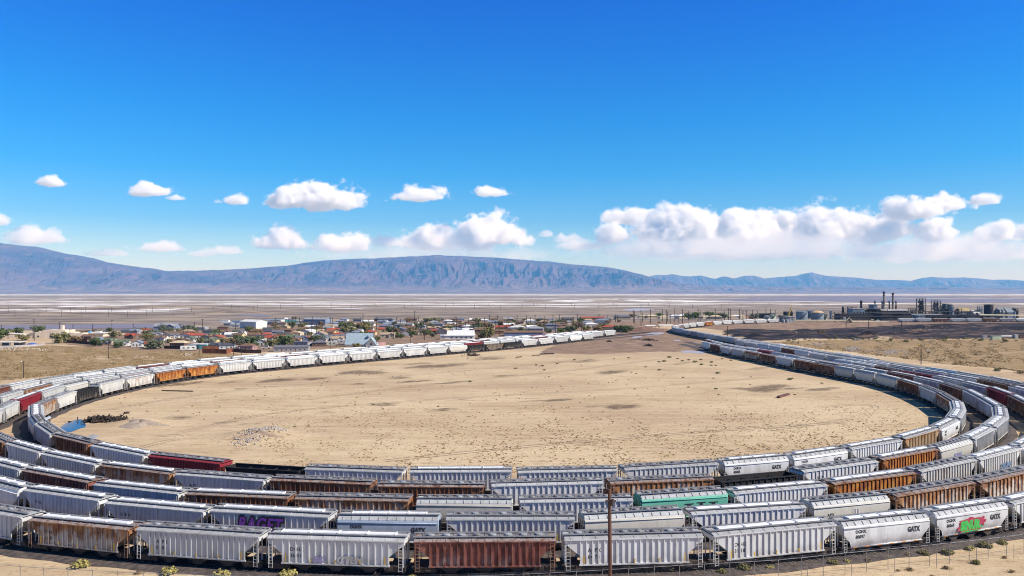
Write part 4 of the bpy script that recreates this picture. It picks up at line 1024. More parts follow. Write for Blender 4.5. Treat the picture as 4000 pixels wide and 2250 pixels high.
# ---------------------------------------------------------------- heaps, debris and odd beams in the field
DIRTM = mat('heap_dirt', (0.36, 0.26, 0.17), (0.27, 0.20, 0.14), 0.8, 0.95, bump=0.5)
CHAR = mat('charred_wood', (0.03, 0.02, 0.016), (0.075, 0.05, 0.038), 1.2, 0.95)
RUSTB = mat('rusty_beam', (0.14, 0.065, 0.05), (0.08, 0.035, 0.03), 0.8, 0.8)
WOODM = mat('old_beam_wood', (0.11, 0.075, 0.05), (0.2, 0.14, 0.09), 0.7, 0.9)
def stones_on(cx, cy, rx, ry, n, rr, slope=0.0):
    b = MB()
    for _ in range(n):
        x, y = random.gauss(cx, rx), random.gauss(cy, ry); p = G(x, y + slope*(x - cx))
        stone(b, (p.x, p.y, float(gz(p.x, p.y)) + random.uniform(0, .15)), random.uniform(*rr))
    return b
b = MB()
p0 = G(1010, 1700)
rub = thing('rubble_heap', 'heap of pale broken concrete and dirt in the near left field', 'rubble heap', (0, 0, 0))
sm = stones_on(990, 1714, 42, 9, 300, (0.10, 0.36), -0.18); q = stones_on(1085, 1690, 12, 5, 60, (0.15, 0.5)); n0 = len(sm.v)
sm.v += q.v; sm.f += [tuple(j + n0 for j in f) for f in q.f]; sm.m += q.m
o = inst('broken_concrete', sm.mesh('broken_concrete'), rub, mat('dusty_concrete', (0.44, 0.38, 0.33), (0.26, 0.22, 0.19), 2.5, 0.95)); o['kind'] = 'stuff'
def mound(name, x, y, rx, ry, h, mt, lab, cat, seed=0):
    b = MB(); p = G(x, y); nr, na = 9, 28
    ring = []
    for i in range(nr):
        t = i / (nr - 1); row = []
        for k in range(na):
            a = 2*math.pi*k/na; w = 1 + 0.22*math.sin(a*3 + seed) + 0.12*math.sin(a*5 + seed*2)
            zz = h * math.cos(t*math.pi/2)**1.4 * (1 + 0.25*math.sin(a*2 + t*4 + seed))
            row.append((rx*t*w*math.cos(a), ry*t*w*math.sin(a), zz if t < 1 else -0.15))
        ring.append(row); b.v += row
    for i in range(nr - 1):
        for k in range(na): b.f.append((i*na + k, (i+1)*na + k, (i+1)*na + (k+1) % na, i*na + (k+1) % na)); b.m.append(0)
    o = inst(name, b.mesh(name, smooth=True), None, mt, (p.x, p.y, -0.02)); return tag(o, lab, cat)
mound('gravel_mound', 545, 1664, 7.0, 4.0, 1.4, mat('grey_brown_gravel', (0.34, 0.27, 0.21), (0.24, 0.19, 0.15), 1.5, 0.95, bump=0.7), 'low grey gravel mound right of the charred debris pile', 'gravel mound', 1)
mound('dirt_heap', 1000, 1712, 8.5, 3.6, 1.5, DIRTM, 'tan dirt heap under the broken concrete', 'dirt heap', 2)
mound('white_sand_heap', 3040, 1354, 12, 5, 1.6, mat('white_sand', (0.55, 0.54, 0.56), (0.42, 0.41, 0.43), 0.6, 0.95), 'small white heap beside the dark tailings', 'sand heap', 3)
mound('dirt_heap', 2495, 1331, 8, 4, 1.5, mat('brown_heap', (0.14, 0.095, 0.075), (0.08, 0.06, 0.05), 0.6, 0.95), 'brown dirt heap between puddles at the far end of the field', 'dirt heap', 4)
mound('dirt_heap', 2512, 1294, 26, 9, 3.0, mat('red_brown_heap', (0.20, 0.11, 0.075), (0.13, 0.075, 0.055), 0.4, 0.95), 'long reddish dirt heap left of the white tarps', 'dirt heap', 5)
def debris(name, x, y, rx, ry, n, lab, h=1.3, ln=(0.6, 2.2)):
    b = MB(); p = G(x, y)
    for i in range(n):
        q = Vector((random.gauss(0, rx*.45), random.gauss(0, ry*.45), 0)); e = max(0, 1 - (q.x/rx)**2 - (q.y/ry)**2)
        q.z = random.random() * h * (0.3 + 0.7*e); d = Vector((random.gauss(0, 1), random.gauss(0, 1), random.gauss(0, .6))).normalized()
        a = d.orthogonal().normalized(); L = random.uniform(*ln)
        b.obox(q, d*L*.5, a*random.uniform(.05, .14), d.cross(a)*random.uniform(.05, .14))
    o = inst(name, b.mesh(name), None, CHAR, (p.x, p.y, 0.05)); tag(o, lab, 'debris pile')
debris('debris_pile', 388, 1648, 4.6, 2.0, 190, 'left half of the charred debris by the blue puddle', 1.5)
debris('debris_pile', 462, 1650, 3.1, 1.6, 170, 'right half of the charred debris next to the gravel mound', 1.4)
debris('debris_pile', 1845, 1391, 4.2, 1.8, 70, 'small dark debris pile in front of the black gondolas', 1.5)
debris('debris_pile', 2530, 1331, 6.0, 3.0, 170, 'scattered dark debris at the far end of the field', 1.4)
debris('debris_pile', 2534, 1352, 2.4, 1.4, 50, 'single dark clump below the scattered debris', 1.2)
debris('debris_pile', 2380, 1335, 1.5, 0.8, 60, 'dark debris right of the last cars of the inner track', 0.9)
def beam(x0, y0, x1, y1, w, h, mt, lab, cat='beam'):
    a, c = G(x0, y0), G(x1, y1); d = c - a
    b = MB(); b.box(-d.length/2, d.length/2, -w/2, w/2, 0, h); b.box(-d.length/2 - 0.02, d.length/2 + .02, -w/2 - .05, w/2 + .05, h + 0.002, h + 0.06)
    o = inst('beam', b.mesh('beam'), None, mt, ((a.x + c.x)/2, (a.y + c.y)/2, 0.02), math.atan2(d.y, d.x)); tag(o, lab, cat)
beam(632, 1527, 754, 1530, 0.25, 0.25, WOODM, 'long thin pole lying in the sandy field at left')
beam(3040, 1555, 3080, 1543, 0.9, 0.5, RUSTB, 'short rusty beam lying in the right of the field')
beam(486, 1616, 503, 1614, 0.9, 0.35, CHAR, 'short black timber above the charred debris')
beam(2110, 1385, 2164, 1383, 0.9, 0.5, CHAR, 'long black timber in the far middle of the field')
beam(2081, 1391, 2108, 1389, 0.7, 0.4, WOODM, 'brown timber left of the long black one')
beam(2016, 1399, 2038, 1395, 0.5, 0.5, WOODM, 'timber frame left of the black timbers')
def rocks(x, y, rx, ry, n, rr, lab):
    b = stones_on(x, y, rx, ry, n, rr); o = inst('scattered_boulders', b.mesh('scattered_boulders'), None, ROCKM); tag(o, lab, 'boulders', None, 'stuff')
rocks(3335, 1364, 16, 5, 70, (0.4, 1.1), 'pale boulder heap in the scrub beside the far right cars')
rocks(3480, 1376, 34, 5, 70, (0.4, 1.0), 'scattered pale boulders left of the yellow lamp post')
rocks(3190, 1347, 30, 3, 30, (0.4, 0.9), 'thin row of pale boulders behind the lamp post')
b = MB(); p = G(3626, 1379); stone(b, (0, 0, .5), 1.6); tag(inst('boulder', b.mesh('boulder'), None, ROCKM, p), 'lone pale boulder right of the yellow lamp post', 'boulder')
rocks(3640, 1289, 50, 2, 34, (0.3, 0.9), 'pale rubble below the black tailings heap')
rocks(80, 1364, 90, 4, 70, (0.3, 0.8), 'pale rocks along the edge of the left lot')
rocks(560, 1395, 20, 2, 16, (0.3, 0.7), 'few pale rocks in the left scrub')
rocks(735, 1386, 14, 3, 20, (0.3, 0.8), 'pale rocks below the red roofed house')
# ================================================================ the town
WALLS = {k: mat(k + '_house_wall', c, None, 0.5, 0.85) for k, c in {
    'white': (0.66, 0.64, 0.60), 'cream': (0.60, 0.50, 0.36), 'tan': (0.42, 0.32, 0.22), 'grey': (0.30, 0.29, 0.31), 'pink': (0.42, 0.24, 0.22),
    'yellow': (0.58, 0.46, 0.24), 'teal': (0.12, 0.42, 0.40), 'brown': (0.17, 0.10, 0.07), 'blue': (0.20, 0.25, 0.36)}.items()}
ROOFS = {k: mat(k + '_house_roof', c, None, 0.7, 0.85, vscale=(1, 1, 2)) for k, c in {
    'grey': (0.14, 0.14, 0.165), 'dark grey': (0.065, 0.065, 0.08), 'green': (0.11, 0.14, 0.085), 'red': (0.34, 0.07, 0.035), 'brown': (0.18, 0.105, 0.065), 'tan': (0.38, 0.28, 0.18),
    'white': (0.68, 0.67, 0.66), 'blue grey': (0.19, 0.225, 0.29), 'pale blue': (0.30, 0.38, 0.43), 'pink': (0.38, 0.16, 0.15), 'cream': (0.56, 0.46, 0.30), 'light grey': (0.27, 0.28, 0.31)}.items()}
PANE = mat('dark_window_pane', (0.02, 0.025, 0.03), None, 1.0, 0.15)
TRIMW = mat('white_trim', (0.66, 0.66, 0.64), None, 1.0, 0.6)
DOORM = mat('brown_door', (0.14, 0.08, 0.05), None, 1.0, 0.6)
def gable_roof(b, hx, hy, ze, zr, over=0.45, th=0.16):
    for s in (-1, 1):
        e = Vector((0, s*(hy + over), ze - over*(zr - ze)/hy)); r = Vector((0, 0, zr))
        n = Vector((0, s*(zr - ze), hy)).normalized() * th
        x = hx + over
        P = [Vector((-x, e.y, e.z)), Vector((x, e.y, e.z)), Vector((x, 0, zr)), Vector((-x, 0, zr))]
        Q = [p + n for p in P]; Q[2].y = Q[3].y = 0.0; Q[2].z = Q[3].z = zr + th*1.2
        b.face(Q if s < 0 else Q[::-1]); b.face(P[::-1] if s < 0 else P)
        for i in range(4):
            if i == 2: continue
            j = (i + 1) % 4; b.face([P[i], P[j], Q[j], Q[i]])
def hip_roof(b, hx, hy, ze, zr, over=0.5):
    x, y = hx + over, hy + over; r = max(hx - hy*0.9, 0.3)
    A = [(-x, -y, ze - .12), (x, -y, ze - .12), (x, y, ze - .12), (-x, y, ze - .12)]; B = [(-x, -y, ze), (x, -y, ze), (x, y, ze), (-x, y, ze)]; R = [(-r, 0, zr), (r, 0, zr)]
    for i in range(4): j = (i+1) % 4; b.face([A[i], A[j], B[j], B[i]])
    b.face([B[0], B[1], R[1], R[0]]); b.face([B[1], B[2], R[1]]); b.face([B[2], B[3], R[0], R[1]]); b.face([B[3], B[0], R[0]]); b.face(A[::-1])
def house_meshes(kind):
    w, r = MB(), MB(); wins = []
    if kind == 'gable':            # ridge along x
        w.prism([(-4, 0), (4, 0), (4, 2.7), (0, 4.2), (-4, 2.7)], -6, 6, 'x'); gable_roof(r, 6, 4, 2.78, 4.30)
        wins = [(-3.5, -4.02, 0), (0, -4.02, 2), (3.2, -4.02, 0), (6.02, -1.6, 1), (6.02, 1.6, 1), (-6.02, 0, 1)]
    elif kind == 'front':          # ridge towards the viewer
        w.prism([(-5, 0), (5, 0), (5, 2.7), (0, 4.4), (-5, 2.7)], -5.5, 5.5, 'y'); t = MB(); gable_roof(t, 5.5, 5, 2.78, 4.5)
        r.v = [(y, x, z) for x, y, z in t.v]; r.f = [f[::-1] for f in t.f]; r.m = t.m
        wins = [(-3, -5.52, 0), (0.2, -5.52, 2), (3, -5.52, 0), (5.02, -2, 1), (5.02, 2, 1)]
    elif kind == 'cross':          # long ridge with a gable to the viewer
        w.prism([(-4, 0), (4, 0), (4, 2.7), (0, 4.3), (-4, 2.7)], -7, 7, 'x'); w.prism([(1.4, 0), (6.6, 0), (6.6, 2.69), (4, 4.0), (1.4, 2.69)], -6, -3.9, 'y')
        gable_roof(r, 7, 4, 2.78, 4.4); t = MB(); gable_roof(t, 3.0, 2.6, 2.77, 4.1)
        n0 = len(r.v); r.v += [(y + 4, x - 3.2, z) for x, y, z in t.v]; r.f += [tuple(i + n0 for i in f[::-1]) for f in t.f]; r.m += t.m
        wins = [(-4.5, -4.02, 0), (-1.2, -4.02, 2), (4, -6.02, 0), (7.02, 0, 1), (7.02, 2.2, 1)]
    elif kind == 'hip':
        w.box(-7, 7, -5, 5, 0, 2.75); hip_roof(r, 7, 5, 2.9, 4.5)
        wins = [(-4.5, -5.02, 0), (0, -5.02, 2), (4, -5.02, 0), (7.02, -1.5, 1), (7.02, 2, 1)]
    elif kind == 'long':
        w.prism([(-4.5, 0), (4.5, 0), (4.5, 2.8), (0, 4.0), (-4.5, 2.8)], -15, 15, 'x'); gable_roof(r, 15, 4.5, 2.88, 4.1)
        wins = [(-12 + 4*i, -4.52, 2 if i % 3 == 1 else 0) for i in range(7)]
    elif kind == 'flat':
        w.box(-7, 7, -5, 5, 0, 3.2); r.box(-7.2, 7.2, -5.2, 5.2, 3.203, 3.45); wins = [(-4, -5.02, 0), (0, -5.02, 2), (4, -5.02, 0), (7.02, 0, 1)]
    elif kind == 'shed':           # big metal shed
        w.prism([(-7, 0), (7, 0), (7, 5.0), (0, 6.4), (-7, 5.0)], -12, 12, 'x'); gable_roof(r, 12, 7, 5.08, 6.5, 0.2)
        wins = [(-6, -7.02, 0), (6, -7.02, 0), (12.02, 0, 1)]
    return w.mesh('wall'), r.mesh('roof'), wins
HM = {k: house_meshes(k) for k in ('gable', 'front', 'cross', 'hip', 'long', 'flat', 'shed')}
b = MB(); b.box(-0.75, 0.75, -0.05, 0.0, 0.9, 2.1); WIN_F = b.mesh('window')
b = MB(); b.box(-0.65, 0.65, -0.07, -0.052, 1.0, 2.0); WIN_P = b.mesh('pane')
b = MB(); b.box(-0.5, 0.5, -0.06, 0.0, 0.02, 2.1); DOOR_ = b.mesh('door')
b = MB(); b.box(-0.35, 0.35, -0.35, 0.35, 0, 1.3); b.box(-0.42, 0.42, -0.42, 0.42, 1.302, 1.42); CHIM = b.mesh('chimney')
SIZE = {'gable': 12, 'front': 10, 'cross': 14, 'hip': 14, 'long': 30, 'flat': 14, 'shed': 24}
HOUSES = []
def house(px, py, wpx, kind, wall, roof, rz=None, label=None, zs=1.0, cat='house', name='house'):
    p = G(px, py); p.z = float(gz(p.x, p.y))
    s = wpx / F * p.y / SIZE[kind]; s = max(0.6, min(2.2, s))
    rz = random.uniform(-.25, .25) if rz is None else rz
    root = thing(name, '', cat, p, rz, 'houses of the desert town', (s, s, max(s*0.98, 0.82) * zs))
    w, r, wins = HM[kind]
    inst('wall', w, root, WALLS[wall]); ro = inst('roof', r, root, ROOFS[roof])
    if p.y < 560:
        for x, y, k in wins:
            rr = math.pi/2 if k == 1 and x > 0 else -math.pi/2 if k == 1 else 0
            if k == 2: inst('door', DOOR_, root, DOORM, (x, y, 0), rr)
            else:
                f = inst('window', WIN_F, root, TRIMW, (x, y, 0), rr); inst('pane', WIN_P, f, PANE)
        if kind in ('gable', 'cross', 'front') and random.random() < .4: inst('chimney', CHIM, ro, WALLS['brown'], (1.5, 0.8, 3.6))
    HOUSES.append(dict(o=root, px=px, py=py, wall=wall, roof=roof, kind=kind, label=label, w=wpx))
    return root
T = 'gable'; 
# ---- the houses one can pick out
for a in [
 (345,1326,34,'gable','brown','brown'),(386,1340,36,'front','blue','blue grey'),(432,1344,40,'cross','cream','green'),(478,1350,44,'cross','white','green'),
 (515,1322,34,'cross','brown','red'),(540,1354,40,'front','white','blue grey'),(572,1324,32,'gable','tan','brown'),(603,1357,66,'cross','cream','red'),(632,1332,34,'cross','white','brown'),
 (692,1316,60,'gable','brown','brown'),(705,1353,62,'hip','brown','cream'),(748,1312,38,'cross','brown','brown'),(745,1336,34,'front','white','green'),(780,1322,30,'hip','white','red'),
 (785,1362,70,'flat','teal','white'),(828,1345,46,'cross','yellow','green'),(838,1320,38,'cross','white','green'),(850,1363,46,'cross','white','dark grey'),(875,1307,42,'cross','grey','brown'),
 (888,1364,42,'hip','white','dark grey'),(903,1318,42,'cross','white','white'),(938,1310,38,'cross','white','grey'),(968,1366,48,'hip','pink','brown'),(996,1304,40,'hip','brown','brown'),
 (652,1290,84,'cross','blue','light grey'),(790,1290,36,'flat','grey','white'),(872,1288,34,'hip','brown','brown'),(897,1272,36,'hip','grey','light grey'),(925,1277,40,'gable','white','light grey'),
 (1030,1348,50,'front','white','white'),(1046,1296,36,'gable','grey','dark grey'),(1052,1304,44,'hip','grey','dark grey'),(1062,1332,46,'cross','white','red'),(1040,1318,34,'hip','pink','red'),
 (1115,1286,28,'front','yellow','tan'),(1125,1300,34,'gable','brown','brown'),(1140,1316,40,'cross','cream','brown'),(1160,1312,34,'hip','cream','cream'),
 (1185,1352,60,'flat','grey','grey'),(1180,1332,44,'cross','blue','grey'),(1200,1332,40,'gable','pink','pink'),(1205,1308,48,'front','white','white'),(1215,1286,52,'cross','white','white'),(1245,1304,40,'cross','yellow','tan'),
 (1250,1352,50,'hip','brown','grey'),(1295,1328,64,'cross','grey','grey'),(1302,1300,46,'cross','yellow','red'),(1275,1290,34,'hip','grey','light grey'),(1350,1326,44,'cross','white','grey'),
 (1140,1372,132,'long','grey','grey'),(1345,1300,30,'gable','grey','grey'),(1362,1316,42,'cross','blue','dark grey'),(1392,1310,46,'hip','grey','blue grey'),(1400,1302,30,'gable','white','light grey'),
 (1448,1308,30,'hip','yellow','red'),(1500,1296,40,'cross','yellow','red'),(1516,1318,56,'cross','cream','tan'),(1562,1298,46,'front','grey','grey'),(1585,1310,40,'front','grey','brown'),(1628,1308,36,'cross','cream','brown'),
 (1645,1303,40,'front','white','dark grey'),(1690,1302,34,'gable','brown','red'),(1738,1304,50,'front','cream','tan'),(1780,1296,44,'hip','blue','blue grey'),(1805,1292,42,'front','pink','grey'),(1826,1284,40,'hip','white','white'),
 (1888,1304,86,'hip','brown','brown'),(1912,1286,26,'hip','pink','red'),(1962,1288,52,'cross','yellow','red'),(1975,1304,80,'long','brown','brown'),(2045,1312,150,'long','blue','brown'),
 (1706,1276,52,'hip','blue','grey'),(1640,1282,46,'hip','grey','light grey'),(1560,1278,40,'hip','blue','grey'),(2020,1290,60,'hip','white','white'),(2088,1296,70,'hip','grey','light grey'),(2150,1280,60,'hip','blue','grey'),
 (2205,1292,60,'hip','brown','brown'),(2306,1276,52,'hip','white','white'),(2380,1288,60,'hip','yellow','red'),(2315,1250,96,'long','brown','red'),(2352,1262,56,'hip','white','blue grey'),(2430,1248,60,'hip','tan','grey'),
 (2070,1260,40,'hip','white','white'),(2145,1256,44,'flat','white','light grey'),(1655,1258,42,'flat','cream','cream'),(1752,1262,34,'hip','white','white'),
 (2512,1242,36,'hip','cream','cream'),(2545,1243,44,'hip','tan','cream'),(2592,1244,38,'hip','cream','cream'),(2634,1242,40,'hip','white','white'),(2668,1244,52,'hip','cream','white'),(2722,1243,30,'hip','cream','white'),(2758,1244,34,'hip','cream','cream'),(2795,1245,46,'hip','tan','cream'),
 (2840,1242,26,'hip','white','white'),(2858,1243,28,'hip','tan','cream'),(2874,1241,32,'hip','white','white'),(2900,1243,24,'hip','cream','cream'),(2922,1240,30,'flat','pink','pink'),(2955,1240,20,'hip','white','white')]:
    house(*a)
occ = [(h['px'], h['py'], h['w']) for h in HOUSES]
k = 0
while k < 74:
    y = random.uniform(1252, 1300); x0 = 1010 if y < 1275 else 1280
    x = random.uniform(x0, 2440 - (y - 1252) * 6)
    w = random.uniform(34, 52) * (y - 1140) / 150
    if any(abs(x - a) < (w + c)*0.42 and abs(y - bb) < 7 for a, bb, c in occ): continue
    if 1180 < x < 1300 and y < 1270: continue
    occ.append((x, y, w)); k += 1
    house(x, y, w, random.choice(['hip', 'hip', 'gable', 'cross']), random.choice(['white', 'grey', 'cream', 'tan', 'blue', 'brown']), random.choice(['grey', 'grey', 'grey', 'white', 'dark grey', 'brown', 'blue grey', 'light grey', 'brown', 'tan']))
k = 0
while k < 34:
    x, y = random.uniform(480, 1330), random.uniform(1294, 1346); w = random.uniform(34, 46) * (y - 1140) / 170
    if y > 1330 and x < 900 or x < 900 and y < 1300: continue
    if any(abs(x - a) < (w + c)*0.36 and abs(y - bb) < 7 for a, bb, c in occ): continue
    occ.append((x, y, w)); k += 1
    house(x, y, w, random.choice(['cross', 'front', 'gable', 'hip']), random.choice(['white', 'white', 'cream', 'grey', 'yellow']), random.choice(['grey', 'dark grey', 'brown', 'green', 'blue grey', 'tan', 'red', 'brown']))
rows_ = [(0, 1252, 'farthest street'), (1252, 1268, 'fifth street'), (1268, 1284, 'fourth street'), (1284, 1303, 'third street'), (1303, 1328, 'second street'), (1328, 1500, 'front street')]
for lo, hi, nm in rows_:
    for n, h in enumerate(sorted([h for h in HOUSES if lo <= h['py'] < hi], key=lambda h: h['px']), 1):
        h['o']['label'] = f"{h['wall']} house with {h['roof']} roof, {ordw(n)} from the left in the {nm}"
# ---- larger buildings
def big(name, px, py, wpx, kind, wall, roof, lab, zs=1.0, rz=0.0, cat='building'):
    o = house(px, py, wpx, kind, wall, roof, rz, None, zs, cat, name); HOUSES.pop(); o['label'] = lab
    if 'group' in o: del o['group']
    return o
big('warehouse', 990, 1282, 92, 'shed', 'white', 'white', 'tall white metal warehouse at the left end of the town', 1.35, -0.55)
big('warehouse', 1240, 1268, 92, 'shed', 'blue', 'light grey', 'pale grey metal warehouse behind the middle of the town', 1.1, -0.2)
big('workshop', 880, 1260, 30, 'flat', 'white', 'white', 'small white workshop left of the tall warehouse')
big('workshop', 925, 1262, 30, 'flat', 'blue', 'pale blue', 'pale blue workshop beside the tall white warehouse')
big('workshop', 1070, 1264, 70, 'flat', 'white', 'pale blue', 'long white shed right of the tall white warehouse')
big('workshop', 1140, 1258, 44, 'flat', 'teal', 'light grey', 'pale teal workshop in the row between the two warehouses')
big('workshop', 995, 1262, 24, 'flat', 'grey', 'white', 'small grey workshop behind the tall warehouse')
# church hall with a white stepped roof
p = G(1800, 1322); t = thing('church_hall', 'white church hall with broad white roof and small roof vent', 'church', p, 0.05)
s_ = 125 / F * p.y / 22
b = MB(); b.prism([(-5.5, 0), (5.5, 0), (5.5, 2.6), (0, 5.6), (-5.5, 2.6)], -9.5*1.0, 9.5, 'x'); b.box(-11, 9, -9.5, -5.51, 0, 2.4); b.box(-13.5, -11.01, -9.3, -4.8, 0, 2.2)
w = inst('wall', b.mesh('wall'), t, WALLS['white']); w.scale = (s_, s_, s_)
b = MB(); hip_roof(b, 9.5, 5.5, 2.75, 5.9, .5); n0 = len(b.v)
b.prism([(-10, 2.42), (-10, 2.55), (-5.6, 3.0), (-5.6, 2.87)], -11.3, 9.4, 'x')
r = inst('roof', b.mesh('roof'), t, ROOFS['white']); r.scale = (s_, s_, s_)
b = MB(); b.box(-5.2, -4.2, -.5, .5, 5.5, 7.2); v = inst('roof_vent', b.mesh('roof_vent'), r, WALLS['white'])
b = MB(); b.prism([(-9.7, 2.32), (-4.6, 2.32), (-7.1, 3.5)], -13.8, -10.9, 'x'); q = inst('porch_roof', b.mesh('porch_roof'), r, ROOFS['light grey'])
for i in range(5):
    f = inst('window', WIN_F, t, TRIMW, ((-6 + 3.3*i)*s_, -9.52*s_, 0)); f.scale = (s_, s_, s_*.8); inst('pane', WIN_P, f, PANE)
# chapel with a steep pale blue roof and a side gable
p = G(1416, 1352); t = thing('chapel', 'chapel with steep pale blue roof beside the tracks', 'chapel', p, 0.0); s_ = 1.0
b = MB(); b.prism([(-5, 0), (5, 0), (5, 1.7), (0, 7.6), (-5, 1.7)], -9, 6, 'x'); b.prism([(3.6, 0), (9.6, 0), (9.6, 1.4), (6.6, 5.4), (3.6, 1.4)], -7.5, -4.6, 'y')
inst('wall', b.mesh('wall'), t, WALLS['white'])
b = MB(); gable_roof(b, 7.6, 5, 1.8, 7.75, .5); b.v = [(x - 1.5, y, z) for x, y, z in b.v]
q = MB(); gable_roof(q, 3.2, 3.0, 1.5, 5.5, .5); n0 = len(b.v); b.v += [(y + 6.6, x - 4.9, z) for x, y, z in q.v]; b.f += [tuple(i + n0 for i in f[::-1]) for f in q.f]; b.m += q.m
r = inst('roof', b.mesh('roof'), t, ROOFS['pale blue'])
b = MB(); b.prism([(3.2, 5.5), (4.6, 5.5), (3.9, 7.0)], -3.6, -0.8, 'y'); inst('dormer', b.mesh('dormer'), r, ROOFS['blue grey'])
f = inst('window', WIN_F, t, TRIMW, (6.6, -7.52, 0.2)); inst('pane', WIN_P, f, PANE)
# cream flat roofed school with a square tower
p = G(190, 1322); t = thing('school', 'cream flat roofed school with a square tower left of town', 'school', p, 0.03)
CREAM = mat('cream_stucco', (0.68, 0.56, 0.43), (0.60, 0.49, 0.37), 0.3, 0.9)
b = MB(); k = G(190, 1322).y / F
for x0, x1, h, d in ((-58, -12, 24, 9), (-24, 62, 32, 14), (62, 96, 22, 9), (96, 130, 20, 8)):
    b.box(x0*k, x1*k - 0.05, 0.01*d, d, 0, h*k)
inst('wall', b.mesh('wall'), t, CREAM)
b = MB(); b.box(34*k, 42*k, 4, 6.5, 0, 50*k); inst('tower', b.mesh('tower'), t, CREAM)
b = MB(); b.box(20*k, 60*k, -2.5, 0.0, 15*k, 16.5*k); inst('canopy', b.mesh('canopy'), t, WALLS['white'])
for x in (-40, 8, 16, 70, 82):
    f = inst('window', WIN_F, t, TRIMW, (x*k, 0.06 if x > -24 and x < 62 else 0.06, 0)); inst('pane', WIN_P, f, PANE)
p = G(52, 1322); t = thing('classroom_block', 'low cream block with dark doorway at the left edge', 'building', p, 0.0)
b = MB(); b.box(-32*k, 28*k, 0, 9, 0, 17*k); b.box(-12*k, 20*k, -1.5, -0.01, 0, 11*k); inst('wall', b.mesh('wall'), t, CREAM)
b = MB(); b.box(-33*k, 29*k, -.3, 9.3, 17.02*k, 18.2*k); inst('roof', b.mesh('roof'), t, WALLS['white'])
b = MB(); b.box(21*k, 27*k, -0.1, -0.02, 0, 13*k); inst('door', b.mesh('door'), t, PANE)
p = G(118, 1322); t = thing('classroom_block', 'small tan block between the low cream block and school', 'building', p, 0.0)
b = MB(); b.box(-14*k, 9*k, 0, 7, 0, 15*k); inst('wall', b.mesh('wall'), t, CREAM)
b = MB(); b.box(-15*k, 10*k, -.3, 7.3, 15.02*k, 16*k); inst('roof', b.mesh('roof'), t, ROOFS['tan'])
p = G(360, 1315); t = thing('school_annex', 'white flat roofed annex with a blue roof unit right of school', 'building', p, 0.0)
b = MB(); b.box(-45*k, 45*k, 0, 10, 0, 13*k); inst('wall', b.mesh('wall'), t, CREAM)
b = MB(); b.box(-46*k, 50*k, -1.2, 10.3, 13.02*k, 15*k); r = inst('roof', b.mesh('roof'), t, WALLS['white'])
b = MB(); b.box(-26*k, -18*k, 3, 5, 15.02*k, 22*k); inst('roof_unit', b.mesh('roof_unit'), r, BODY['B'])
b = MB(); b.box(2*k, 24*k, 3, 6, 15.02*k, 22*k); inst('roof_room', b.mesh('roof_room'), r, WALLS['white'])
p = G(42, 1352); t = thing('carport', 'long white canopy on posts in the left lot', 'canopy', p, 0.0); k = p.y / F
b = MB(); b.box(-52*k, 46*k, -3, 4, 15*k, 17*k); inst('canopy_roof', b.mesh('canopy_roof'), t, WALLS['white'])
for x in (-48, -20, -18, 10, 43):
    b = MB(); b.box(x*k - .1, x*k + .1, -2.6, -2.4, 0, 15*k); inst('post', b.mesh('post'), t, WALLS['brown'])
b = MB(); b.box(-50*k, -20*k, 3.4, 3.6, 0, 15*k - .02); b.box(-2*k, 44*k, 3.4, 3.6, 0, 15*k - .02); inst('back_wall', b.mesh('back_wall'), t, WALLS['grey'])
p = G(128, 1350); b = MB(); b.prism([(-14*k, 0), (16*k, 0), (16*k, 4*k), (-6*k, 10*k), (-14*k, 8*k)], -2, 2, 'y'); o = inst('blue_tarp', b.mesh('blue_tarp'), None, mat('blue_tarp_cloth', (0.03, 0.12, 0.55), None, 1.0, 0.5), (p.x, p.y, 0)); tag(o, 'bright blue covered heap right of the long white canopy', 'tarp')
# lot wall, board fences
def wall_line(name, pts, h, th, mt, lab, cat, z=0.0):
    P = [G(x, y) for x, y in pts]; b = MB()
    for a, c in zip(P, P[1:]):
        d = (c - a); u = d.normalized(); nr = Vector((-u.y, u.x, 0))
        b.obox((a + c)/2 + Vector((0, 0, h/2)), d/2, nr*th/2, Vector((0, 0, h/2)))
    o = inst(name, b.mesh(name), None, mt); return tag(o, lab, cat)
FENW = mat('red_brown_boards', (0.24, 0.075, 0.028), (0.13, 0.045, 0.02), 0.8, 0.85, vscale=(1, 1, .1))
FEND = mat('dark_brown_boards', (0.07, 0.035, 0.022), (0.04, 0.022, 0.016), 0.8, 0.85)
wall_line('lot_wall', [(-60,1361),(60,1357),(150,1352),(175,1347)], 1.2, .3, mat('pale_concrete_wall', (0.42, 0.38, 0.36), None, .4, .9), 'low pale concrete wall around the left lot', 'wall')
wall_line('board_fence', [(790,1380),(845,1381),(885,1382),(908,1375)], 2.4, .12, FENW, 'red brown board fence below the dark roofed houses', 'fence')
wall_line('board_fence', [(908,1374.5),(960,1379),(1020,1380)], 1.9, .12, FEND, 'dark brown board fence right of the red brown one', 'fence')
wall_line('board_fence', [(790,1367),(850,1366),(905,1365)], 2.2, .12, FENW, 'red brown board fence along the yard behind', 'fence')
wall_line('board_fence', [(255,1337),(320,1343),(400,1350)], 1.8, .12, FEND, 'dark fence left of the first green roofed houses', 'fence')
wall_line('board_fence', [(278,1334),(340,1337)], 2.4, .12, FENW, 'rust red fence behind the left shrubs', 'fence')
wall_line('board_fence', [(640,1362),(720,1364)], 1.8, .12, FEND, 'dark fence in front of the cream hip roof', 'fence')
wall_line('block_wall', [(1468,1352),(1506,1350)], 2.2, .2, WALLS['pink'], 'pinkish block wall right of the chapel', 'wall')
wall_line('board_fence', [(2420,1298),(2452,1298)], 2.0, .2, WALLS['yellow'], 'pale yellow wall below the red roof at the end of town', 'wall')
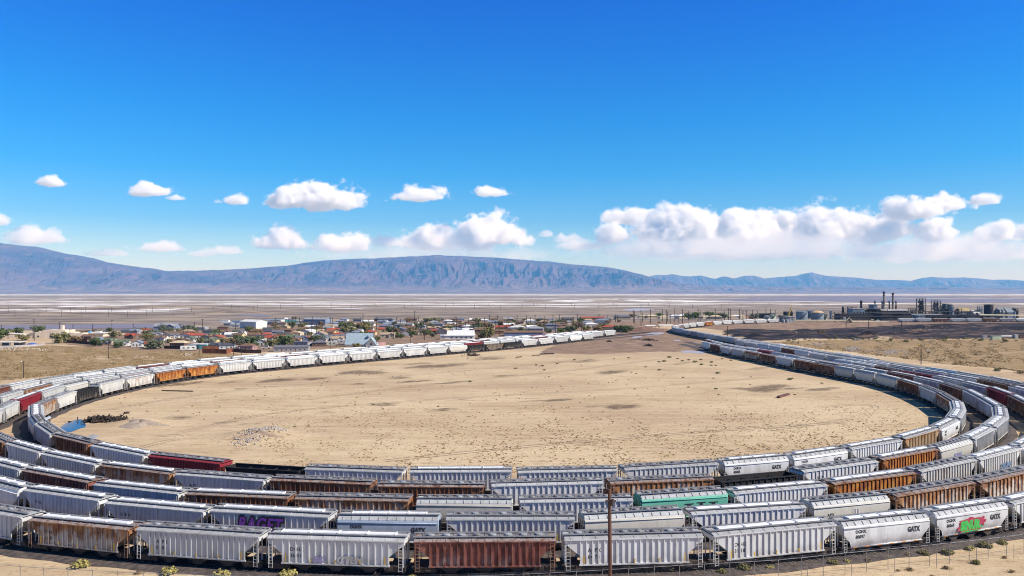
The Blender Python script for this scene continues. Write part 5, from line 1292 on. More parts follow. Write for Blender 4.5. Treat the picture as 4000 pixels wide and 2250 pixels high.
# white tarps near the far loop
for x, y, w, lab in ((2540, 1284, 40, 'white tarp roofed shed left of the far loop'), (2600, 1282, 56, 'long white tarp roofed shed beside the far loop')):
    p = G(x, y); k = p.y/F; t = thing('tarp_shed', lab, 'shed', p)
    b = MB(); b.prism([(-3, 2.6), (0, 3.4), (3, 2.6), (0, 3.25)], -w/2*k, w/2*k, 'x'); inst('roof', b.mesh('roof'), t, WALLS['white'])
    for q in (-1, 1):
        for r in (-1, 1): b = MB(); b.box(q*(w/2*k - .5) - .1, q*(w/2*k - .5) + .1, r*2.6 - .1, r*2.6 + .1, 0, 2.62); inst('post', b.mesh('post'), t, WHEELM)
# ---- trailers and parked vehicles
def vehicle(px, py, kind, colr, rz, lab):
    p = G(px, py); t = thing({'rv': 'camper_trailer', 'car': 'parked_car', 'truck': 'parked_pickup'}[kind], lab, {'rv': 'trailer', 'car': 'car', 'truck': 'pickup truck'}[kind], p, rz, 'vehicles parked in the town')
    cm = BODY[colr] if colr in BODY else BODY['w']
    b = MB()
    if kind == 'rv': b.prism([(-4, .6), (4, .6), (4.3, 1.4), (4, 2.9), (-4, 2.9), (-4.2, 1.6)], -1.2, 1.2, 'y'); L, wx = 4, (1.2, 2.2)
    elif kind == 'car': b.prism([(-2.2, .4), (2.2, .4), (2.25, .85), (1.2, 1.0), (.6, 1.45), (-1.3, 1.45), (-1.8, 1.0), (-2.25, .9)], -.88, .88, 'y'); L, wx = 1.4, (.97, 1.38)
    else: b.prism([(-2.7, .5), (2.7, .5), (2.7, 1.0), (1.6, 1.1), (1.1, 1.75), (-.2, 1.75), (-.3, 1.1), (-2.7, 1.1)], -.95, .95, 'y'); L, wx = 1.7, (1.15, 1.68)
    inst('body', b.mesh('body'), t, cm)
    for s in (-1, 1):
        b = MB()
        if kind == 'rv':
            for q in (-2.5, 0, 2.5): b.box(q - .5, q + .5, min(s*1.2, s*1.22), max(s*1.2, s*1.22), 1.6, 2.2)
        elif kind == 'car': b.prism([(-1.2, 1.0), (.9, 1.0), (.5, 1.4), (-1.1, 1.4)], s*.881, s*.9, 'y')
        else: b.prism([(-.1, 1.15), (1.3, 1.15), (1.0, 1.68), (-.1, 1.68)], s*.951, s*.97, 'y')
        inst('window', b.mesh('window'), t, PANE)
        for q in (-1, 1):
            b = MB(); b.tube((q*L*.9, s*.75, .34), (q*L*.9, s*.95, .34), .34, n=10); inst('wheel', b.mesh('wheel'), t, WHEELM)
for a in [(1290,1352,'rv','c',0.1,'cream camper trailer in front of the grey house'),(1335,1346,'rv','w',0.0,'long white camper trailer left of the chapel'),(1362,1345,'rv','w',0.1,'second white trailer nearest the chapel'),
          (735,1371,'rv','w',0.5,'white camper trailer below the teal house'),(890,1370,'car','w',0.3,'white car inside the red brown fence'),(925,1366,'car','w',0.0,'white car right of the red brown fence'),
          (1040,1363,'truck','w',0.1,'white pickup in the yard left of the long grey roof'),(1683,1306,'truck','w',0.2,'white pickup beside the small red roof'),(1699,1305,'car','k',0.0,'dark car right of the white pickup by the red roof'),
          (1138,1266,'truck','w',0.0,'white truck in the yard between the two warehouses'),(1172,1264,'truck','k',0.2,'dark truck left of the grey warehouse'),(1186,1266,'car','w',0.1,'white car left of the grey warehouse'),(895,1278,'car','w',0.1,'white car in front of the small workshop'),(718,1288,'car','w',0.0,'white car on the road left of the tank'),(410,1296,'car','w',0.1,'white car far left on the lake shore road'),(3428,1254,'truck','w',0.2,'white pickup parked beside the pipes at the plant')]:
    vehicle(*a)
# ---- trees
TRUNKM = mat('tree_bark', (0.10, 0.07, 0.05), None, 1.5, 0.95)
LEAFS = [leafm('dark_green_leaf', (0.05, 0.075, 0.024), (0.12, 0.14, 0.05)), leafm('olive_tree_leaf', (0.11, 0.105, 0.035), (0.21, 0.185, 0.075)), leafm('bright_green_leaf', (0.06, 0.11, 0.015), (0.13, 0.19, 0.04)),
         leafm('grey_green_leaf', (0.07, 0.085, 0.05), (0.15, 0.165, 0.10)), leafm('brown_leaf', (0.13, 0.085, 0.045), (0.24, 0.165, 0.085))]
LEAFN = ['dark green', 'olive', 'bright green', 'grey green', 'brownish']
def tree_meshes(tall):
    t, c = MB(), MB()
    H_ = 1.3 if not tall else 1.7
    t.tube((0, 0, -0.2), (0.1, 0.05, H_*.6), .20, .15); tips = []
    for i in range(7):
        a = i * 0.9 + random.random(); q = random.uniform(.7, 1.5); e = Vector((math.cos(a)*q, math.sin(a)*q, H_*random.uniform(.5, 1.2)))
        t.tube((0.1, 0.05, H_*.5), e, .10, .05, 5); tips.append(e)
        e2 = e + Vector((math.cos(a)*.4, math.sin(a)*.4, .7)); t.tube(e, e2, .05, .02, 4); tips.append(e2)
    lobes = [(e + Vector((random.gauss(0, .25), random.gauss(0, .25), .2)), random.uniform(.65, 1.1)) for e in tips] + [(Vector((random.gauss(0, .5), random.gauss(0, .5), H_*1.3 + .5)), random.uniform(.7, 1.0)) for _ in range(4)]
    for i in range(760):
        lc, lr = random.choice(lobes); d = Vector((random.gauss(0, 1), random.gauss(0, 1), random.gauss(0, 1))).normalized()
        p = lc + Vector((d.x, d.y, d.z*.8)) * lr * random.uniform(.55, 1.05) - Vector((0, 0, .4))
        if p.z < .15: continue
        nrm = (d + Vector((0, 0, .4))).normalized(); s_ = nrm.orthogonal().normalized(); s_.rotate(Matrix.Rotation(random.random()*6.28, 3, nrm)); k = nrm.cross(s_)
        L = random.uniform(.12, .28)
        c.face([p - s_*L, p + k*L*.8, p + s_*L, p - k*L*.7])
    return t.mesh('trunk'), c.mesh('crown')
TREES = [tree_meshes(i == 4) for i in range(5)]
TL = []
def tree(px, py, rpx, li, rows=None):
    p = G(px, py); s_ = rpx / F * p.y / 1.95
    t = thing('tree', '', 'tree', p, random.random()*6, 'trees of the desert town', (s_*random.uniform(.9, 1.15), s_*random.uniform(.9, 1.15), s_*random.uniform(.85, 1.15)))
    a, c = random.choice(TREES); inst('trunk', a, t, TRUNKM); inst('crown', c, t, LEAFS[li]); TL.append((t, px, py, li))
for a in [(4,1326,26,0),(72,1304,22,0),(88,1330,18,1),(102,1326,12,1),(150,1302,22,0),(238,1340,30,1),(298,1338,24,4),(428,1296,12,0),(446,1318,22,1),(375,1352,22,0),(462,1358,18,0),(535,1296,15,4),(562,1290,8,1),(696,1280,12,0),
 (700,1336,14,4),(578,1330,24,1),(606,1362,36,3),(660,1340,14,1),(730,1342,16,4),(784,1340,18,1),(870,1340,16,1),(900,1344,20,4),(925,1342,24,0),(950,1345,22,3),(975,1344,26,0),(1000,1340,22,3),(1018,1336,18,0),(1005,1350,10,2),
 (1085,1338,14,3),(1108,1348,32,0),(1055,1352,22,1),(1225,1336,20,0),(1250,1336,24,0),(1150,1330,8,4),(1090,1304,16,1),(1190,1300,12,4),(1245,1290,18,4),(1340,1282,14,0),(1325,1318,12,3),(1360,1306,28,1),(1408,1290,24,4),(1430,1300,22,1),(1420,1312,16,2),
 (1475,1330,14,1),(1548,1318,14,3),(1564,1320,16,0),(1610,1316,18,0),(1612,1300,10,3),(1664,1310,18,0),(1690,1290,14,4),(1590,1290,18,4),(1700,1264,20,1),(1720,1300,12,4),(1880,1288,22,1),(1850,1290,18,3),(1905,1290,24,4),(1905,1322,28,1),(1880,1320,16,4),(1392,1356,14,1),(1140,1350,6,4),
 (1960,1272,14,4),(2010,1262,12,0),(2085,1282,14,1),(2110,1258,12,0),(2120,1294,14,0),(2145,1300,12,0),(2190,1300,14,2),(2185,1266,16,0),(2205,1270,12,4),(2232,1296,22,0),(2260,1282,18,4),(2245,1274,14,1),(2290,1290,16,1),(2335,1296,24,4),(2355,1286,18,1),(2375,1264,12,4),(2425,1296,24,0),(2448,1298,22,0),(2410,1292,16,3),
 (2470,1240,12,4),(2576,1240,14,2),(2690,1246,18,0),(2718,1244,18,2),(2770,1243,16,0),(2786,1242,16,2),(2820,1243,18,0),(2948,1244,16,0),(2935,1246,10,4),(2575,1262,5,4),(3050,1240,10,4),(320,1302,9,4),(340,1300,9,4),(370,1296,8,4),(395,1296,7,4)]:
    tree(*a)
for i in range(110):
    y = random.uniform(1254, 1318); x = random.uniform(1060 if y < 1290 else 560, 2440 - (y - 1254) * 7 if y > 1262 else 2440)
    tree(x, y, random.uniform(9, 19) * (y - 1140) / 150, random.choice([0, 0, 1, 3, 4, 4]))
for lo, hi, nm in [(0, 1258, 'the farthest tree line'), (1258, 1278, 'the back of town'), (1278, 1298, 'the middle of town'), (1298, 1322, 'the front half of town'), (1322, 1500, 'the houses nearest the tracks')]:
    for n, (o, x, y, li) in enumerate(sorted([t for t in TL if lo <= t[2] < hi], key=lambda t: t[1]), 1):
        o['label'] = f"{LEAFN[li]} tree, {ordw(n)} from the left among {nm}"
# ================================================================ poles
POLEM = mat('dark_pole_wood', (0.024, 0.018, 0.015), (0.045, 0.032, 0.025), 0.5, 0.9)
POLER = mat('rust_brown_pole', (0.12, 0.05, 0.028), (0.07, 0.032, 0.02), 0.5, 0.8)
LAMPW = mat('pale_lamp_housing', (0.62, 0.62, 0.6), None, 1, 0.5)
LAMPY = mat('yellow_lamp_housing', (0.85, 0.62, 0.02), None, 1, 0.5)
b = MB(); b.tube((0, 0, -1), (0, 0, 1), .16, .11, 7, caps=True); POLE_ = None
def pole(px, base, top, lab, mt=POLEM, arms=1, lamp=None, r=0.16, grp=None, fk=0.00046):
    p = G(px, base); p.z = float(gz(p.x, p.y)); h = (base - top) / F * p.y; far = p.y > 500
    t = thing('lamp_pole' if lamp else 'utility_pole', lab, 'lamp pole' if lamp else 'utility pole', p, random.uniform(-.3, .3), grp)
    rr = r if not far else max(r, p.y * fk)
    b = MB(); b.tube((0, 0, -.3), (0, 0, h), rr, rr*.7, 7); inst('mast', b.mesh('mast'), t, mt)
    if not lamp:
        for i in range(arms):
            z = h - .5 - 1.1*i; b = MB(); b.box(-1.2, 1.2, rr*.8, rr*.8 + .12, z - .07, z + .07)
            for x in (-1.05, -.45, .45, 1.05): b.tube((x, rr*.8 + .06, z + .071), (x, rr*.8 + .06, z + .26), .045, .03, 5)
            inst('crossarm', b.mesh('crossarm'), t, mt)
    else:
        b = MB(); b.tube((0, 0, h - .2), (-.9, 0, h + .1), .05, .05, 5); inst('lamp_arm', b.mesh('lamp_arm'), t, mt)
        b = MB(); q = .32 if lamp is LAMPY else .24; b.lathe([(0, .1), (q, 0), (q*1.2, -.25), (q*.6, -.42), (0, -.45)], 10, (-.95, 0, h + .15)); inst('lamp_head', b.mesh('lamp_head'), t, lamp)
    return t
# the tall one in front: taller than a lamp post, standing between the camera and the outermost row
p = G(2384, 2377); t = thing('utility_pole', 'tall rust brown utility pole in front of the nearest cars', 'utility pole', p)
b = MB(); b.tube((0, 0, -.3), (-.1, 0, 12.4), .21, .155, 12); inst('mast', b.mesh('mast'), t, POLER)
b = MB(); b.box(-.75, .75, .16, .28, 11.9, 12.05); b.box(-.55, .55, -.30, -.18, 11.2, 11.35)
for x in (-.65, -.25, .25, .65): b.tube((x, .22, 12.051), (x, .22, 12.3), .06, .04, 6)
inst('crossarm', b.mesh('crossarm'), t, POLER)
b = MB(); b.tube((.2, -.35, 10.8), (.2, -.35, 11.5), .16, .16, 9); inst('transformer', b.mesh('transformer'), t, WHEELM)
b = MB(); b.tube((.2, .02, .1), (.07, .02, 11.0), .035, .035, 6); inst('conduit', b.mesh('conduit'), t, RAILM)
pole(424, 1400, 1336, 'dark lamp pole alone in the left scrub below the green roofed house', lamp=LAMPW)
pole(92, 1476, 1412, 'lamp pole in the scrub at the far left behind the cars', lamp=LAMPW)
pole(3598, 1423, 1345, 'dark pole with a bright yellow lamp beside the right cars', lamp=LAMPY, r=.2)
pole(3118, 1351, 1302, 'lamp pole at the edge of the dark tailings', lamp=LAMPW)
pole(1604, 1342, 1315, 'lamp pole in the empty lot left of the church hall', lamp=LAMPW)
pole(2064, 1312, 1280, 'lamp pole in front of the long brown roof', lamp=LAMPW)
pole(2401, 1296, 1267, 'lamp pole beside the red roof at the end of town', lamp=LAMPW)
pole(943, 1388, 1359, 'lamp pole in front of the dark board fence', lamp=LAMPW)
POLES = []
for x, ba, to in [(5,1300,1268),(134,1330,1292),(733-600,1322,1246),(232,1290,1258),(273,1332,1285),(285,1296,1268),(437,1340,1248),(362,1296,1268),(520,1292,1264),(569,1302,1278),(584,1310,1288),(620,1300,1268),(629,1310,1260),(672,1330,1310),(700,1310,1290),(716,1318,1285),(734,1318,1268),(791,1298,1246),(815,1365,1285),(778,1380,1343),(760,1290,1258),(820,1300,1278),(912,1395,1330),(920,1300,1262),
 (1022,1340,1300),(1090,1300,1262),(1075,1270,1240),(1140,1290,1240),(1128,1272,1238),(1183,1348,1306),(1203,1340,1288),(1218,1330,1260),(1236,1322,1254),(1272,1300,1276),(1290,1366,1318),(1220,1272,1236),(1170,1268,1240),(1350,1300,1260),(1290,1275,1238),(1300,1280,1240),(1360,1290,1255),(1405,1302,1278),(1418,1268,1225),(1375,1270,1245),(1470,1290,1238),(1440,1275,1248),(1430,1300,1260),(1470,1355,1330),(1410,1280,1240),
 (1538,1325,1262),(1658,1328,1290),(1550,1276,1238),(1564,1274,1244),(1620,1262,1214),(1636,1268,1236),(1606,1300,1280),(1655,1280,1254),(1700,1275,1245),(1742,1280,1245),(1770,1290,1246),(1777,1302,1236),(1783,1300,1240),(1818,1290,1258),(1830,1280,1248),(1868,1294,1250),(1893,1276,1240),(1870,1300,1252),(1912,1258,1230),(1922,1294,1246),(1943,1262,1232),(1950,1310,1268),(1980,1300,1250),(1985,1280,1240),
 (2012,1300,1262),(2020,1282,1232),(2056,1268,1232),(2073,1272,1240),(2090,1290,1230),(2105,1272,1248),(2130,1298,1262),(2128,1266,1236),(2160,1290,1230),(2170,1302,1258),(2186,1260,1228),(2210,1280,1248),(2240,1262,1238),(2255,1270,1228),(2272,1298,1252),(2320,1266,1240),(2340,1250,1226),(2372,1252,1232),(2405,1258,1228),(2413,1260,1230),
 (2474,1260,1212),(2478,1264,1216),(2504,1272,1210),(2510,1258,1224),(2541,1262,1208),(2587,1256,1206),(2603,1268,1210),(2608,1256,1218),(2618,1262,1226),(2636,1260,1204),(2652,1262,1240),(2666,1262,1208),(2690,1252,1216),(2727,1258,1208),(2735,1258,1212),(2758,1256,1216),(2794,1252,1208),(2829,1252,1216),(2846,1252,1204),(2854,1250,1206),(2889,1248,1206),(2902,1246,1216),(2915,1248,1212),(2940,1246,1210),(2958,1250,1214),(2992,1244,1204),(3010,1244,1206),(3028,1244,1210),
 (3092,1246,1212),(3160,1250,1218),(3260,1258,1218),(3305,1284,1240),(3321,1272,1248),(3393,1284,1252),(3521,1290,1252),(3492,1320,1274),(2842,1318,1274)]:
    POLES.append((pole(x, ba, to, '', arms=random.choice([1, 1, 2]), grp='utility poles across the town and plant'), x))
# two long lines of poles out on the dry lake
for line, (y0, y1, x0, x1, n, hp) in enumerate([(1222, 1219, 20, 1000, 13, 22), (1208, 1205, 900, 2900, 22, 19), (1238, 1236, 60, 760, 9, 26), (1196, 1192, 1300, 3000, 12, 13)]):
    for i in range(n):
        f = i / (n - 1); y = y0 + (y1 - y0)*f; POLES.append((pole(x0 + (x1 - x0)*f + random.uniform(-16, 16), y, y - hp*random.uniform(.8, 1.1), '', arms=1, grp='utility poles across the town and plant', fk=0.00020), x0 + (x1 - x0)*f))
for n, (o, x) in enumerate(sorted(POLES, key=lambda t: t[1]), 1):
    if n < 70: o['label'] = f"dark wooden utility pole, {ordw(n)} from the left in the distance"
    elif len(POLES) - n < 69: o['label'] = f"dark wooden utility pole, {ordw(len(POLES) - n + 1)} from the right in the distance"
    else: o['label'] = f"dark wooden utility pole in the middle of the distance, {ordw(n - 69)} past the town"
# ================================================================ chain link fence in front
FENM = mat('galvanised_fence', (0.34, 0.34, 0.35), (0.22, 0.21, 0.21), 0.8, 0.5, 0.5)
FP = [Vector(v) for v in ((-66, 88.5, 0), (-56, 85.6, 0), (-42, 83.6, 0), (-28, 82.4, 0), (-14, 82.0, 0), (0, 82.9, 0), (12, 84.6, 0), (20.8, 86, 0), (30, 87.4, 0), (39.6, 89.9, 0), (50, 92.5, 0), (60, 95.3, 0), (70, 98.6, 0), (80, 102, 0))]
fen = thing('chain_link_fence', 'long thin chain link fence along the front of the tracks', 'fence')
acc, posts = 0.0, []
fd = densify(FP, 12)
for i in range(len(fd) - 1):
    L = (fd[i+1] - fd[i]).length; u = (fd[i+1] - fd[i]).normalized()
    while acc < L: posts.append((fd[i] + u*acc, u)); acc += 2.95
    acc -= L
b0 = MB(); b0.tube((0, 0, -.2), (0, 0, 2.5), .035, .035, 6); b0.tube((0, 0, 2.5), (0, -.25, 2.78), .025, .02, 5); PM = b0.mesh('post')
b1 = MB(); b1.tube((0, 0, -.2), (0, 0, 1.9), .03, .03, 6); PM2 = b1.mesh('brace_post')
rl, mesh_ = MB(), MB()
for i, (p, u) in enumerate(posts):
    inst('post', PM, fen, FENM, (p.x, p.y, 0), math.atan2(u.y, u.x))
    if p.x > 5 and i % 2 == 0: inst('brace_post', PM2, fen, FENM, (p.x + .35, p.y - .9, 0))
    if i:
        q = posts[i-1][0]; rl.tube((q.x, q.y, 2.48), (p.x, p.y, 2.48), .024, .024, 5, caps=False)
        for z in (2.62, 2.74): rl.tube((q.x, q.y - .1, z), (p.x, p.y - .1, z), .006, .006, 3, caps=False)
        d = p - q; n = 16
        for k in range(n):
            a, c = q + d*(k/n), q + d*((k + 1.0)/n)
            for z in range(9):
                z0, z1 = 0.05 + z*.27, 0.05 + (z+1)*.27; w = Vector((0, 0, .0022))
                a1, c1 = Vector((a.x, a.y, z0)), Vector((c.x, c.y, z1)); mesh_.face([a1 - w, c1 - w, c1 + w, a1 + w])
                a1, c1 = Vector((a.x, a.y, z1)), Vector((c.x, c.y, z0)); mesh_.face([a1 - w, c1 - w, c1 + w, a1 + w])
inst('top_rail', rl.mesh('top_rail'), fen, FENM); inst('wire_mesh', mesh_.mesh('wire_mesh'), fen, FENM)
# ================================================================ chemical plant
PLW = mat('plant_white_steel', (0.42, 0.42, 0.41), (0.28, 0.26, 0.245), 0.15, 0.6)
PLB = mat('plant_blue_grey_steel', (0.20, 0.25, 0.30), (0.13, 0.155, 0.18), 0.15, 0.6)
PLD = mat('plant_dark_steel', (0.022, 0.02, 0.022), (0.055, 0.042, 0.038), 0.2, 0.8)
PLR = mat('plant_rusty_steel', (0.10, 0.06, 0.045), (0.05, 0.035, 0.03), 0.2, 0.85)
PLT = mat('plant_tan_concrete', (0.32, 0.25, 0.20), (0.20, 0.16, 0.14), 0.1, 0.9)
PLO = mat('orange_stained_dome', (0.58, 0.32, 0.12), (0.62, 0.50, 0.36), 0.1, 0.7)
PLY = mat('pale_yellow_pipe', (0.62, 0.54, 0.34), (0.5, 0.44, 0.3), 0.1, 0.6)
PLG = mat('pale_green_tank', (0.46, 0.52, 0.36), None, 0.1, 0.6)
YEL = mat('crane_yellow', (0.62, 0.42, 0.03), None, 0.3, 0.5)
def at(px, y): return Vector(((px - CX)/F*y, y, 0))
PY = 950.0; K = PY / F                         # the plant stands about 950 m off; K metres per photo pixel there
GY = YH + F*H/PY                               # photo y of its ground
def hgt(y): return (GY - y) * K
def tank(px, w, ytop, mt, lab, roof=None, dy=0.0, rails=True, name='storage_tank'):
    p = at(px, PY + dy); k = (PY + dy)/F; r = w/2*k; h = H - (ytop - YH)*k
    t = thing(name, lab, 'tank', p); b = MB(); b.lathe([(r, -.3), (r, h), (0, h)], 24); inst('shell', b.mesh('shell'), t, mt)
    b = MB(); b.lathe([(r*1.01, h + .01), (r*.7, h + r*.20), (r*.3, h + r*.30), (0, h + r*.32)] if roof is PLO else [(r*1.01, h + .01), (r*.3, h + r*.12), (0, h + r*.13)], 24); inst('roof', b.mesh('roof'), t, roof or mt)
    if rails:
        b = MB(); n = 16
        for i in range(n):
            a, c = 2*math.pi*i/n, 2*math.pi*(i+1)/n; b.tube((r*math.cos(a), r*math.sin(a), h), (r*math.cos(a), r*math.sin(a), h + 1.1), .06, .06, 4); b.tube((r*math.cos(a), r*math.sin(a), h + 1.1), (r*math.cos(c), r*math.sin(c), h + 1.1), .06, .06, 4)
        for i in range(10):
            a, c = -2.4 + .17*i, -2.4 + .17*(i+1); b.obox(Vector((r*1.04*math.cos(a), r*1.04*math.sin(a), h*(i + .5)/10)), Vector((.9, 0, 0)), Vector((0, .4, 0)), Vector((0, 0, .15)))
        inst('railing', b.mesh('railing'), t, PLD)
    return t
tank(3132, 44, 1217, PLB, 'pale blue round tank left of the domed tank', dy=-60)
tank(3193, 48, 1221, PLB, 'pale blue tank with an orange stained dome', PLO, dy=-60)
tank(3225, 12, 1226, PLG, 'narrow pale green tank right of the domed tank', dy=-60)
tank(3018, 22, 1230, PLG, 'small pale green tank at the left end of the plant', dy=-40)
tank(2996, 24, 1234, PLW, 'low white tank left of the pale green one', dy=-60)
tank(3060, 12, 1248, PLW, 'first small white drum beside the end of the far train', dy=-140, rails=False)
tank(3074, 12, 1248, PLW, 'second small white drum beside the end of the far train', dy=-140, rails=False)
tank(3299, 12, 1240, PLW, 'small white upright tank beside the yellow pipe bend', dy=-100, rails=False)
tank(3165, 26, 1215, PLB, 'blue tank between the plain tank and the domed tank', dy=20)
tank(3700, 36, 1190, PLD, 'dark tall tank at the right of the plant', dy=20); 
tank(3862, 32, 1191, PLD, 'black round tank near the right edge of the plant', dy=-30)
tank(3716, 16, 1198, PLB, 'pale blue silo right of the steel tower cluster', dy=-20)
tank(3090, 14, 1220, PLD, 'dark narrow tank left of the pale blue one', dy=-20); tank(3070, 20, 1218, PLD, 'dark tank near the yellow crane', dy=0)
def stack(px, w0, w1, ytop, mt, lab, dy=0, flare=False, cap=None):
    p = at(px, PY + dy); k = (PY + dy)/F; h = H - (ytop - YH)*k
    t = thing('chimney_stack', lab, 'chimney', p); b = MB()
    prof = [(w0/2*k, -.3), (w1/2*k, h*.94), (w1/2*k*1.0, h)] if not flare else [(w0/2*k, -.3), (w0/2*k, h*.72), (w0*.32*k, h*.80), (w1/2*k, h*.98), (w1/2*k, h)]
    b.lathe(prof + [(prof[-1][0]*.8, h), (prof[-1][0]*.8, h - 2)], 16); inst('shaft', b.mesh('shaft'), t, mt)
    b = MB(); r = w1/2*k*1.08
    for z in (h*.6, h*.85): rr = (w0 + (w1 - w0)*z/h)/2*k; b.lathe([(rr*1.01, z), (rr*1.5, z + .05), (rr*1.5, z + .3), (rr*1.01, z + .35)], 14)
    if not flare: inst('platform', b.mesh('platform'), t, PLD)
    b = MB(); b.lathe([(r, h - 2.4), (r*1.12, h - 2.2), (r*1.12, h + .05), (r*.85, h + .1)], 16); inst('rim', b.mesh('rim'), t, cap or PLD)
    return t
stack(3453, 9, 7.5, 1139, PLT, 'taller of the two tall tan chimney stacks'); stack(3488, 8.5, 7, 1144, PLT, 'shorter of the two tall tan chimney stacks')
stack(3364, 9, 8, 1174, PLD, 'dark short chimney stack left of the tall pair'); stack(3292, 7, 6.5, 1198, PLD, 'dark stub stack at the left of the plant')
for x, yt, l in ((3418, 1175, 'leftmost of the four flared pale vents'), (3446, 1176, 'flared pale vent just left of the taller stack'), (3474, 1175, 'flared pale vent between the tall stacks'), (3500, 1176, 'rightmost of the four flared pale vents')):
    stack(x, 6, 7, yt, PLR, l, 15, True, PLB)
def tower(px, w, ytop, floors, mt, lab, fill=0.5, dy=0, depth=None, stepped=False, extra=None):
    p = at(px, PY + dy); k = (PY + dy)/F; h = H - (ytop - YH)*k; hw = w/2*k; hd = depth or hw
    t = thing('process_tower', lab, 'steel tower', p); b, e = MB(), MB(); fh = h/floors
    for x in (-hw, 0, hw):
        for y in (-hd, hd):
            hh = h if not stepped else h*(1 - .35*max(0, (x + hw)/(2*hw)))
            b.box(x - .3, x + .3, y - .3, y + .3, 0, hh)
    for i in range(1, floors + 1):
        z = i*fh; x1 = hw if not stepped or z < h*.6 else 0
        b.box(-hw - .4, x1 + .4, -hd - .4, hd + .4, z - .28, z - .02)
        for s in (-1, 1): b.tube((-hw, s*hd, z - fh), (x1, s*hd, z - .3), .16, .16, 4); b.box(-hw - .4, x1 + .4, s*(hd + .3) - .05, s*(hd + .3) + .05, z + 1.0, z + 1.12)
        if i < floors or stepped:
            for _ in range(3):
                if random.random() < fill + .3:
                    x, y, r = random.uniform(-hw*.7, (x1 if x1 else 0)*.7), random.uniform(-hd*.6, hd*.6), random.uniform(.9, 2.0)
                    (e.lathe([(r, z - fh), (r, z - .6), (r*.5, z - .35)], 10, (x, y, 0)) if random.random() < .6 else e.box(x - r, x + r, y - r, y + r, z - fh, z - .6))
    inst('frame', b.mesh('frame'), t, mt); inst('vessels', e.mesh('vessels'), t, extra or PLR); return t
tower(3598, 24, 1166, 9, PLD, 'tall dark steel tower standing alone right of the stacks', .9, extra=PLD)
tower(3656, 24, 1174, 8, PLD, 'left and tallest part of the cluttered steel tower pair', .9, extra=PLB); tower(3690, 40, 1186, 6, PLD, 'right stepped part of the cluttered steel tower pair', .9, 12, stepped=True, extra=PLB)
tower(3740, 20, 1206, 4, PLR, 'low rusty frame right of the blue silo', .6)
tower(3832, 18, 1196, 5, PLW, 'pale open frame left of the black tank', .6, extra=PLW)
tower(3320, 34, 1200, 4, PLD, 'low dark frame at the foot of the dark stub stack', .8); tower(3562, 18, 1204, 4, PLR, 'low frame left of the tall dark tower', .4)
tower(3410, 80, 1205, 3, PLR, 'wide rusty frame below the tall stacks', .9, -12, 10); tower(3960, 20, 1206, 4, PLD, 'dark frame behind the grey gabled sheds', .8)
def hall(px, w, yb, yt, mt, roofm, lab, dy=0, gable=.25, depth=14, name='plant_building', flat=False, nwin=4):
    p = at(px, PY + dy); k = (PY + dy)/F; h = H - (yt - YH)*k; hw = w/2*k; t = thing(name, lab, 'industrial building', p, 0.0)
    b, r = MB(), MB(); he = h*(1 - gable) if not flat else h
    if flat: b.box(-hw, hw, -depth/2, depth/2, -.3, h); r.box(-hw - .3, hw + .3, -depth/2 - .3, depth/2 + .3, h + .01, h + .6)
    else: b.prism([(-depth/2, -.3), (depth/2, -.3), (depth/2, he), (0, h), (-depth/2, he)], -hw, hw, 'x'); gable_roof(r, hw, depth/2, he + .1, h + .15, .4)
    inst('wall', b.mesh('wall'), t, mt); inst('roof', r.mesh('roof'), t, roofm)
    for i in range(nwin):
        x = -hw + 2*hw*(i + .5)/nwin; b = MB(); b.box(x - hw*.14, x + hw*.14, -depth/2 - .08, -depth/2 - .01, he*.45, he*.75); inst('window', b.mesh('window'), t, PANE)
    return t
hall(3345, 46, 0, 1207, PLB, PLW, 'pale blue boxy building below the dark short stack', -20, flat=True)
hall(3410, 14, 0, 1192, PLB, PLB, 'tall pale blue box building beside the tall stacks', 0, flat=True, nwin=2)
hall(3462, 150, 0, 1209, PLR, PLW, 'long low building with a white roof under the stacks', -5, .12)
hall(3760, 40, 0, 1204, PLW, mat('tan_yellow_roof', (0.36, 0.27, 0.12), None, .2, .8), 'white building with a yellow tan roof', 10, .35)
hall(3905, 20, 0, 1203, PLB, PLB, 'left grey gabled shed at the right of the plant', 0, .4); hall(3935, 26, 0, 1203, PLB, PLB, 'right grey gabled shed at the right of the plant', 0, .4); hall(3955, 18, 0, 1204, PLD, PLD, 'dark shed at the right end of the gabled sheds', 5, .3)
hall(3805, 24, 0, 1212, PLW, PLW, 'small white house shaped building right of the yellow roof', 0, .4); hall(3070, 36, 0, 1236, PLT, PLT, 'low tan block near the yellow crane', -90, flat=True); hall(3085, 20, 0, 1238, PLW, PLW, 'white box beside the yellow crane', -110, flat=True, nwin=1)
hall(2995, 50, 0, 1226, PLD, PLD, 'dark low building at the left end of the plant', 10, flat=True)
hall(3520, 180, 0, 1226, PLD, PLD, 'long dark process hall in front of the stacks', -60, flat=True, depth=20, nwin=10); hall(3720, 220, 0, 1232, PLD, PLD, 'long dark process hall below the steel towers', -60, flat=True, depth=20, nwin=12); hall(3330, 120, 0, 1228, PLD, PLD, 'dark process hall right of the domed tank', -50, flat=True, depth=16, nwin=6)
hall(3588, 26, 0, 1233, PLB, PLB, 'small blue grey box in front of the dark hall', -90, flat=True, nwin=1)
for i in range(16):
    x = 3245 + i*48 + random.uniform(-12, 12); dyy = random.uniform(-48, 20)
    if i % 3 == 0: tank(x, random.uniform(8, 16), random.uniform(1214, 1226), random.choice([PLW, PLB, PLR]), f'small process tank, {ordw(i//3 + 1)} from the left among the dark plant halls', dy=dyy, rails=False, name='process_tank')
    else: tower(x, random.uniform(14, 30), random.uniform(1208, 1224), random.choice([2, 3]), random.choice([PLD, PLD, PLR]), f'low steel process frame, {ordw(i - i//3)} from the left in front of the plant', .8, dyy, extra=random.choice([PLR, PLB, PLW]))
